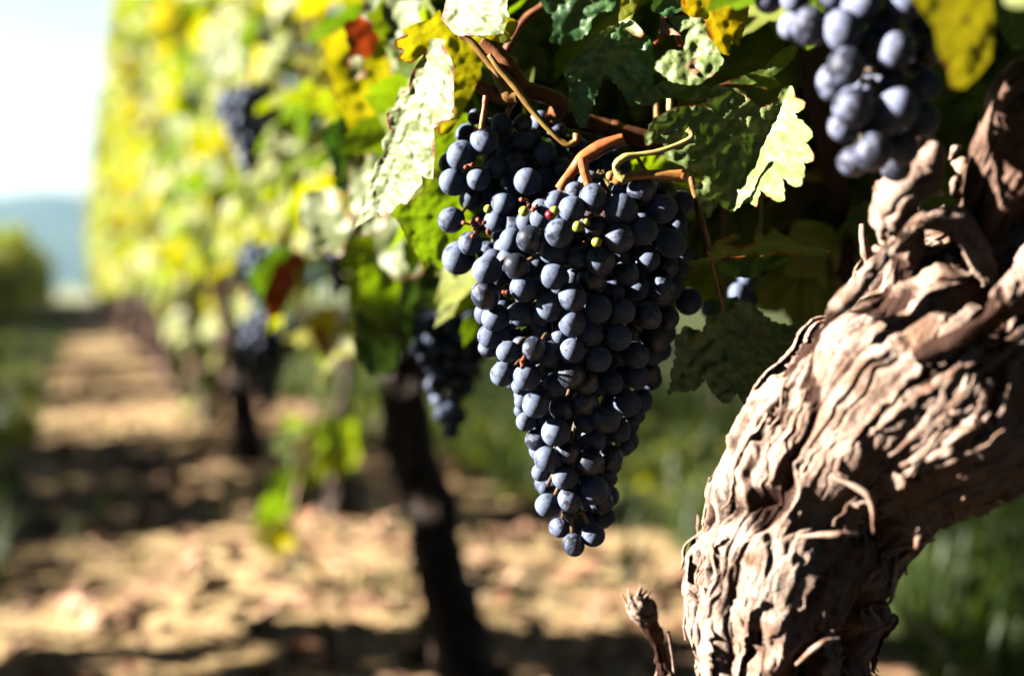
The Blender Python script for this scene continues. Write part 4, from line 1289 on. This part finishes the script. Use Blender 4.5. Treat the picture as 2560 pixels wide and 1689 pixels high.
def hero(poly, Z, grad, heart, tips, mat, label=None, teeth=7, step=6, puck=0.0008, wave=0.005, seed=0, curl=0.0, zf=None, cell=19, name='leaf', ts=20):
    poly = np.array([q[:2] for q in poly], float)
    heart = np.array(heart[:2], float); rng = np.random.default_rng(seed)
    area = 0.5 * np.sum(poly[:, 0] * np.roll(poly[:, 1], -1) - np.roll(poly[:, 0], -1) * poly[:, 1])
    out = []
    for k in range(len(poly)):
        a, b = poly[k], poly[(k + 1) % len(poly)]
        L = np.hypot(*(b - a)); m = max(1, int(round(L / ts)))
        nr = np.array([b[1] - a[1], a[0] - b[0]]) / (L + 1e-9) * (1 if area > 0 else -1)
        for j in range(m):
            for f, w in ((0.0, -0.3), (0.65, 1.0)):
                q = a + (b - a) * (j + f) / m
                tw = teeth * .6
                out.append(q + nr * tw * w * rng.uniform(0.15, 1.2) * (0 if (j == 0 and f == 0) else 1))
    rim = np.array(out)
    x0, y0 = rim.min(0); x1, y1 = rim.max(0)
    gx, gy = np.meshgrid(np.arange(x0, x1, step), np.arange(y0, y1, step * .87))
    gx = gx + (np.arange(gx.shape[0])[:, None] % 2) * step * .5
    gx, gy = gx.ravel() + rng.uniform(-.8, .8, gx.size), gy.ravel() + rng.uniform(-.8, .8, gy.size)
    k = inside(gx, gy, rim); gx, gy = gx[k], gy[k]

    def rimdist(X, Y):
        d = np.full(len(X), 1e9)
        for a, b in zip(rim, np.roll(rim, -1, 0)): d = np.minimum(d, segdist(X, Y, a, b)[0])
        return d
    k = rimdist(gx, gy) > step * .5; gx, gy = gx[k], gy[k]
    nr_ = len(rim)
    allp = np.vstack([rim, np.stack([gx, gy], 1)])
    res = geometry.delaunay_2d_cdt([Vector(q) for q in allp], [(a, (a + 1) % nr_) for a in range(nr_)], [], 1, 1e-4)
    X = np.array([v[0] for v in res[0]]); Y = np.array([v[1] for v in res[0]])
    F = np.array([f[:] for f in res[2] if len(f) == 3])
    cx = (X[F].mean(1)); cy = (Y[F].mean(1)); F = F[inside(cx, cy, rim)]
    ed = rimdist(X, Y)
    # veins: mains to the tips, side veins off each main, network of cells
    vd = np.full(len(X), 1e9); w2 = np.full(len(X), 1e9)
    for tp in tips:
        tp = np.array(tp[:2], float)
        d, t = segdist(X, Y, heart, tp); vd = np.minimum(vd, d / (1.25 - 0.8 * t))
        L = np.hypot(*(tp - heart)); u = (tp - heart) / L; v = np.array([-u[1], u[0]])
        m = max(2, int(L / 62))
        for j in range(1, m + 1):
            s = heart + u * L * (j - 0.3 + rng.uniform(-.15, .15)) / (m + .6)
            for sg in (-1, 1):
                e = s + (u * .72 + v * .7 * sg) * L * 0.46 * (1.1 - j / (m + 1.5))
                w2 = np.minimum(w2, segdist(X, Y, s, e)[0])
    nx = int((x1 - x0) / cell) + 3; ny = int((y1 - y0) / cell) + 3
    sx, sy = np.meshgrid(x0 - cell + cell * np.arange(nx), y0 - cell + cell * np.arange(ny))
    sx = (sx + rng.uniform(-.42, .42, sx.shape) * cell).ravel(); sy = (sy + rng.uniform(-.42, .42, sy.shape) * cell).ravel()
    f1 = np.full(len(X), 1e9); f2 = np.full(len(X), 1e9)
    for a, b in zip(sx, sy):
        d = np.hypot(X - a, Y - b)
        f2 = np.minimum(f2, np.maximum(f1, d)); f1 = np.minimum(f1, d)
    net = np.exp(-((f2 - f1) / 5.0) ** 2)
    puck = puck * 0.42
    vein = np.clip(np.exp(-(vd / 4.2) ** 2) + 0.6 * np.exp(-(w2 / 3.4) ** 2) + 0.22 * net, 0, 1)
    relief = np.exp(-(vd / 9) ** 2) * 1.2 + np.exp(-(w2 / 6) ** 2) * .9 + net * .75
    cxm, cym = rim.mean(0)
    q = np.stack([X / 90, Y / 90, 0 * X + seed * 3.1], -1)
    D = Z + grad[0] * (X - cxm) + grad[1] * (Y - cym) + wave * fbm(q, 3, seed + 3) + 0.0022 * fbm(q * 3.3, 2, seed + 5) - curl * np.exp(-(ed / 16) ** 2)
    if zf: D = D + zf(X, Y)
    D = D + puck * relief - puck * .5 * np.clip(f1 / cell, 0, 1) * 0
    V = P(X, Y, D)
    o = obj(name, V, F, mat, V1, True, {'vein': vein, 'edge': ed * Z / FPX}, label)
    return o


zA = lambda L: [(850 + a * .4145, b * .4145) for a, b in L]
zB = lambda L: [(1350 + a * .4464, b * .4464) for a, b in L]
dsp = lambda L: [(a * 1.077, b * 1.077) for a, b in L]

hero(zA([(545, 238), (590, 232), (635, 245), (630, 290), (665, 340), (688, 410), (684, 560), (690, 720), (640, 735), (600, 745), (565, 775), (572, 900), (560, 1080), (520, 1075), (490, 1055), (495, 1110),
         (455, 1150), (440, 1175), (400, 1232), (370, 1225), (340, 1240), (300, 1290), (240, 1318), (225, 1290), (160, 1330), (110, 1360), (80, 1390), (75, 1350), (110, 1290), (150, 1240),
         (165, 1130), (200, 1060), (215, 980), (260, 930), (250, 850), (300, 790), (280, 690), (330, 640), (350, 560), (410, 540), (430, 450), (470, 380), (530, 300)]),
     .750, (-0.00018, 0.00002), zA([(590, 250)])[0], zA([(85, 1375), (225, 1300), (400, 1225), (555, 1070), (290, 700), (690, 700)]), L_WHITE,
     'long folded leaf showing its whitish wrinkled underside, brown crisp left rim', seed=1, puck=0.0012, wave=.005, curl=.0012, teeth=2, ts=31, cell=16, step=5)
hero(zA([(600, 60), (650, 170), (730, 212), (800, 222), (880, 235), (856, 350), (845, 480), (800, 560), (745, 660), (700, 745), (655, 805), (605, 822), (585, 770), (640, 740), (600, 600), (560, 400), (500, 330), (430, 385),
         (370, 368), (350, 350), (385, 310), (330, 280), (335, 240), (400, 212), (372, 182), (440, 152), (540, 120)]),
     .775, (0.00010, 0.00004), zA([(640, 140)])[0], zA([(335, 255), (360, 365), (700, 750), (845, 470), (545, 120)]), L_YEL, 'yellow leaf glowing against the light behind the whitish folded leaf, rim brown and ragged', seed=2, curl=.002, teeth=4, puck=.0004, ts=29)
hero(zA([(640, 0), (655, -90), (1000, -110), (1015, -20), (1005, 60), (1022, 110), (990, 200), (950, 222), (880, 218), (800, 212), (725, 216), (690, 205), (650, 160), (612, 112), (630, 50)]),
     .715, (-0.00020, -0.00004), zA([(700, -60)])[0], zA([(985, 205), (640, 100), (800, 215), (1010, 0)]), L_WHITE, 'pale wrinkled leaf cut off by the top edge, above the long whitish leaf', seed=3, puck=.0015, teeth=3, curl=-.002)
hero(zA([(1005, 100), (1060, 122), (1076, 145), (1045, 210), (1030, 250), (985, 262), (900, 240), (860, 220), (985, 205)]), .70, (0, 0.00005), zA([(1010, 110)])[0], zA([(1030, 250), (900, 235)]), L_YEL, seed=4, teeth=3)
hero([(968, 520), (1035, 498), (1085, 450), (1080, 350), (1096, 300), (1110, 380), (1142, 430), (1150, 500), (1165, 545), (1152, 595), (1122, 612), (1118, 640), (1110, 668), (1095, 672), (1085, 652), (1062, 668), (1045, 642), (1020, 602), (1000, 560)],
     .800, (0.00014, -0.00002), (985, 540), [(1108, 665), (1050, 640), (1150, 530), (1120, 400)], L_GRN2, 'bright green leaf lit from behind at the left edge of the loose bunch', seed=5, teeth=4)
hero([(1075, 360), (1100, 300), (1165, 285), (1205, 300), (1192, 370), (1140, 385), (1110, 450)], .80, (0.00014, 0.00003), (1180, 290), [(1110, 445), (1085, 360)], L_GRN2, seed=6, teeth=3)
hero(zB([(0, 0), (20, -110), (450, -120), (455, 40), (400, 62), (330, 68), (285, 115), (272, 175), (222, 222), (160, 235), (105, 252), (50, 232), (78, 170), (70, 80), (30, 60)]),
     .755, (-0.00003, 0.00003), zB([(430, 20)])[0], zB([(60, 235), (20, 0), (220, 220)]), L_GRN, 'dark green leaf at the top edge with a few sunlit flecks on its left rim', seed=7, teeth=7)
hero(zB([(440, 140), (520, 120), (580, 180), (620, 232), (642, 340), (632, 470), (575, 530), (592, 582), (500, 592), (462, 515), (400, 442), (350, 442), (330, 500), (292, 600), (252, 718), (212, 700), (190, 632), (158, 600),
         (162, 500), (138, 420), (150, 370), (220, 312), (228, 268), (330, 192)]),
     .732, (-0.00004, 0.00004), zB([(450, 150)])[0], zB([(250, 710), (145, 420), (590, 585), (640, 350), (230, 280)]), L_GRN, 'dark green hanging leaf with notched lobes, sun on its bottom tip, centre of the top', seed=8, puck=.0013, teeth=9)
hero(zB([(440, 122), (500, 108), (545, 138), (582, 190), (560, 212), (510, 190), (460, 150)]), .722, (-0.00018, -0.0001), zB([(445, 125)])[0], zB([(575, 205)]), L_WHITE, seed=9, teeth=3)
hero(zB([(460, -60), (565, -60), (560, 20), (530, 70), (495, 95), (440, 116), (448, 60)]), .70, (0, 0), zB([(500, -50)])[0], zB([(445, 112)]), L_YEL, seed=10, teeth=3)
hero(zB([(780, -60), (1172, -60), (1168, 60), (1150, 150), (1110, 262), (1070, 232), (1060, 312), (1022, 302), (940, 200), (925, 100), (850, 96), (790, 60)]),
     .735, (0.00010, 0.00003), zB([(900, -60)])[0], zB([(1100, 250), (1050, 305), (860, 90)]), L_RED, 'yellow leaf with red blotches at the top edge between the two sharp green leaves and the near grapes', seed=11, teeth=4, curl=.003, puck=.0004)
hero(zB([(625, 60), (640, -60), (780, -60), (790, 60), (720, 100), (670, 75)]), .72, (0, 0.00004), zB([(700, -40)])[0], zB([(640, 70), (770, 60)]), L_GRN, seed=12, teeth=4)
hero(zB([(690, 90), (720, 100), (780, 85), (925, 100), (940, 190), (980, 240), (1028, 345), (985, 405), (900, 470), (830, 478), (750, 470), (640, 382), (640, 360), (700, 312), (730, 280), (805, 292), (820, 205), (850, 150), (765, 182), (715, 100)]),
     .750, (-0.00009, -0.00004), zB([(930, 110)])[0], zB([(645, 375), (700, 95), (820, 475), (1020, 345)]), L_STAR, 'small pale leaf with brown spot under the red blotched yellow leaf', seed=13, teeth=5, puck=.0015)
hero(zB([(820, 360), (870, 320), (925, 330), (920, 380), (865, 425), (830, 400)]), .7485, (-0.00009, -0.00004), zB([(830, 400)])[0], zB([(920, 330)]), M_LITTER, 'dry brown patch of leaf', seed=14, teeth=2, name='dry_patch')
hero(zB([(675, 90), (740, 160), (790, 200), (668, 188)]), .70, (0, 0), zB([(690, 110)])[0], zB([(700, 190)]), M_LITTER, seed=15, teeth=3, name='dry_patch')
hero(zB([(520, 550), (575, 520), (610, 495), (700, 455), (830, 482), (1000, 478), (1100, 498), (1155, 520), (1120, 560), (1000, 575), (880, 562), (700, 545), (620, 592), (560, 590)]),
     .73, (0.00004, 0.0001), zB([(1145, 512)])[0], zB([(525, 552), (620, 590)]), L_GRN, 'narrow dark green leaf lobe reaching left', seed=16, teeth=5)
hero(zB([(1190, 570), (1235, 600), (1280, 588), (1338, 560), (1335, 535), (1362, 490), (1385, 485), (1420, 495), (1430, 545), (1488, 575), (1475, 612), (1425, 635), (1440, 665), (1480, 690), (1525, 738), (1512, 780), (1478, 792),
         (1512, 830), (1535, 885), (1525, 905), (1477, 910), (1480, 960), (1462, 1040), (1420, 1045), (1380, 1010), (1352, 985), (1365, 1040), (1370, 1122), (1330, 1130), (1290, 1105), (1260, 1085), (1235, 1055), (1212, 1160),
         (1172, 1122), (1130, 1140), (1075, 1195), (1022, 1160), (1000, 1120), (950, 1220), (900, 1170), (862, 1050), (922, 980), (850, 950), (800, 930), (740, 905), (700, 880), (692, 800), (640, 800), (590, 815),
         (585, 760), (620, 690), (662, 650), (760, 600), (890, 592), (960, 555), (1100, 492)]),
     .705, (0.0, -0.00001), zB([(1145, 510)])[0], zB([(590, 805), (950, 1200), (1150, 1130), (1365, 1120), (1460, 1040), (1525, 890), (1515, 750), (1485, 590)]), L_STAR,
     'big star shaped vine leaf right of the bunch stem, its right lobes in full sun and the rest shaded', seed=17, puck=.0009, teeth=7, wave=.004, zf=lambda X, Y: -0.00026 * np.clip(X - 1885 + (Y - 400) * .5, 0, 400) - 0.00002 * np.clip(1885 - (Y - 400) * .5 - X, 0, 400))
hero(zB([(995, 478), (1060, 450), (1130, 428), (1240, 390), (1330, 300), (1420, 240), (1447, 262), (1430, 320), (1380, 370), (1300, 430), (1360, 480), (1280, 502), (1170, 480), (1060, 470)]),
     .735, (-0.00003, -0.0001), zB([(1150, 505)])[0], zB([(1440, 260), (1000, 476)]), L_GRN2, 'green leaf seen nearly edge on with a yellow rim, over the star shaped leaf', seed=18, teeth=3)
hero([(1765, 655), (1790, 603), (1836, 583), (1855, 590), (1812, 612), (1850, 618), (1885, 608), (1890, 560), (1915, 595), (1932, 566), (1955, 586), (1975, 595), (1990, 605), (2020, 618), (2045, 616), (2079, 628), (2050, 640), (1985, 640), (1945, 632), (1910, 648), (1885, 630), (1845, 650), (1820, 640), (1790, 650)],
     .735, (0.00003, -0.0006), (1898, 605), [(2075, 628), (1780, 640), (1850, 590), (1915, 570)], L_WHITE, 'sunlit leaf lying flat, a thin bright strip behind the trunk', seed=19, teeth=3, puck=.0007, wave=.004)
hero([(1770, 660), (1850, 648), (1945, 640), (1990, 645), (1950, 660), (1905, 690), (1870, 695), (1820, 690), (1780, 680)], .75, (0.00002, -0.0002), (1890, 640), [(1820, 690), (1960, 655)], L_GRN, seed=20, teeth=4)
hero([(1700, 655), (1745, 650), (1775, 640), (1770, 662), (1735, 690), (1720, 660)], .74, (0, -0.0003), (1775, 640), [(1705, 655)], L_WHITE, seed=22, teeth=2)
hero(dsp([(1655, 700), (1700, 690), (1745, 705), (1790, 745), (1868, 762), (1850, 800), (1822, 822), (1828, 868), (1800, 880), (1790, 922), (1770, 905), (1748, 962), (1725, 935), (1712, 912), (1690, 935), (1672, 930), (1650, 905), (1640, 880),
          (1620, 900), (1590, 910), (1562, 905), (1550, 915), (1560, 885), (1555, 870), (1570, 830), (1565, 790), (1590, 755), (1630, 770)]),
     .765, (0.00001, 0.00003), dsp([(1677, 717)])[0], dsp([(1745, 955), (1555, 905), (1860, 765), (1650, 900), (1820, 870)]), L_PATCH, 'shaded toothed leaf with brown dead patches hanging beside the trunk', seed=21, teeth=10)
hero([(2262, -30), (2330, -60), (2480, -20), (2485, 75), (2478, 150), (2440, 195), (2410, 222), (2375, 218), (2372, 180), (2345, 130), (2336, 70)], .505, (0.00010, 0.00006), (2400, -40), [(2400, 215), (2475, 100), (2340, 80)], L_OLIVE,
     'blurred yellow leaf with brown tip in the top right corner', seed=23, teeth=4, puck=.0003)
hero([(2420, -60), (2620, -60), (2640, 90), (2540, 130), (2490, 60)], .56, (0, 0), (2500, -60), [(2540, 120)], L_DARK, seed=24, teeth=5)
# leaves a hand's breadth behind, slightly out of focus
BL = [([(930, -40), (1150, -60), (1180, 40), (1110, 60), (1060, 130), (985, 140), (960, 80), (900, 40)], .90, L_WHITE), ([(800, 100), (880, 60), (960, 110), (985, 200), (950, 300), (880, 330), (840, 250)], .98, L_YEL),
      ([(800, 330), (860, 290), (915, 330), (940, 440), (890, 500), (840, 470), (830, 400)], 1.0, L_GRN), ([(870, 390), (940, 380), (985, 470), (960, 570), (900, 590), (870, 500)], .96, L_WHITE),
      ([(930, 560), (1010, 540), (1060, 600), (1050, 690), (990, 700), (950, 660)], 1.03, L_WHITE), ([(900, 640), (960, 640), (1000, 720), (985, 830), (940, 850), (900, 760)], 1.06, L_GRN2), ([(890, 780), (960, 760), (1005, 830), (985, 930), (925, 940), (885, 870)], 1.08, L_DARK),
      ([(1180, 110), (1290, 80), (1330, 150), (1290, 240), (1220, 230)], .86, L_DARK), ([(1250, 150), (1380, 130), (1390, 260), (1310, 330), (1260, 260)], .92, L_GRN), ([(1500, 280), (1650, 250), (1700, 350), (1620, 430), (1520, 400)], .93, L_DARK),
      ([(1030, 130), (1080, 90), (1140, 130), (1130, 210), (1060, 230)], .95, L_YEL), ([(760, 480), (830, 470), (880, 560), (850, 640), (790, 620), (750, 560)], 1.1, L_WHITE), ([(1000, 600), (1060, 590), (1080, 680), (1050, 790), (1000, 780)], 1.05, L_DARK), ([(1040, 640), (1110, 620), (1150, 700), (1110, 790), (1050, 760)], 1.04, L_DARK), ([(655, 740), (690, 660), (735, 650), (740, 700), (700, 790), (670, 800)], 1.5, L_ORANGE), ([(720, 640), (745, 625), (770, 650), (745, 680)], 1.5, L_ORANGE), ([(780, 830), (800, 820), (830, 880), (815, 905)], 1.4, L_ORANGE), ([(860, 60), (930, 30), (950, 90), (925, 140), (880, 150)], .93, L_ORANGE), ([(870, 150), (905, 140), (915, 190), (880, 200)], .93, L_WHITE), ([(980, 720), (1040, 720), (1050, 820), (1010, 900), (975, 830)], 1.09, L_DARK)]
for k, (pl, Z, m) in enumerate(BL):
    gsg = -1 if m is L_WHITE else 1
    cx = np.mean([q[0] for q in pl]); y_ = [q[1] for q in pl]
    hero(pl, Z, (0.00016 * gsg, 0.00004), (cx, min(y_) + 5), [(cx, max(y_)), pl[2], pl[-2]], m, seed=40 + k, teeth=8, step=10, wave=.012, cell=36, ts=28)

# the rest of the first vine's leaves: its shaded inside and the shoots over the picture
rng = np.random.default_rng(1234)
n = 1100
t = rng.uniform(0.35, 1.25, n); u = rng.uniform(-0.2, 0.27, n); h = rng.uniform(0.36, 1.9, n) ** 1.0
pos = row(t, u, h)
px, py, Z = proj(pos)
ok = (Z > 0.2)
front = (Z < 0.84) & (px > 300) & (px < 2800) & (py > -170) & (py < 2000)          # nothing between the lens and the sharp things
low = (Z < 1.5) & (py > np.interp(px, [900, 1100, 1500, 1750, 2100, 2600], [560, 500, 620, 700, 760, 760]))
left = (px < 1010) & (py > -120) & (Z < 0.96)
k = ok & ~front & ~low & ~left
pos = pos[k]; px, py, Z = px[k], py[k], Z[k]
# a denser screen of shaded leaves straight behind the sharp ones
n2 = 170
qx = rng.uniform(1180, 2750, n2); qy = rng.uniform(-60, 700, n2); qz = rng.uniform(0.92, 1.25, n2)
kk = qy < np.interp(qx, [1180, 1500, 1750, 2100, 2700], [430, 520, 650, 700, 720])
qx2 = np.concatenate([rng.uniform(1060, 1300, 260), rng.uniform(1230, 1560, 190)]); qy2 = np.concatenate([rng.uniform(-500, 520, 260), rng.uniform(300, 740, 190)]); qz2 = rng.uniform(.88, 1.3, 450)  # leaves added beside and behind the bunch to shield the depth from sun
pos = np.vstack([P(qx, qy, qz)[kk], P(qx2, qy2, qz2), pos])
nrm, tip = leaf_dirs(len(pos), rng, (-0.75, -0.3, 0))
add_leaves(V1, pos, nrm, tip, 0.058 * rng.uniform(.7, 1.2, len(pos)), rng.random(len(pos)) * .3, rng, 60)  # low tint range meant as dark green, standing in for canopy shade

# ------------------------------------------------------------------ air
nh = NT('haze_air')
vol = nh.n('ShaderNodeVolumePrincipled', {'Color': (0.42, 0.68, 1.0, 1), 'Density': 0.00026, 'Anisotropy': 0.2})
nh.t.links.new(vol.outputs[0], nh.out.inputs['Volume'])
x0, x1, y0, y1, z0, z1 = -3600, 3600, -300, 3600, -24, 118
V = np.array([[x, y, z] for z in (z0, z1) for x, y in ((x0, y0), (x1, y0), (x1, y1), (x0, y1))], float)
F = np.array([[3, 2, 1, 0], [4, 5, 6, 7], [0, 1, 5, 4], [1, 2, 6, 5], [2, 3, 7, 6], [3, 0, 4, 7]])
hz = obj('haze', V, F, nh.m, None, False)
props(hz, 'pale blue haze over the valley', 'haze', kind='stuff')
print('objects', len(bpy.data.objects))
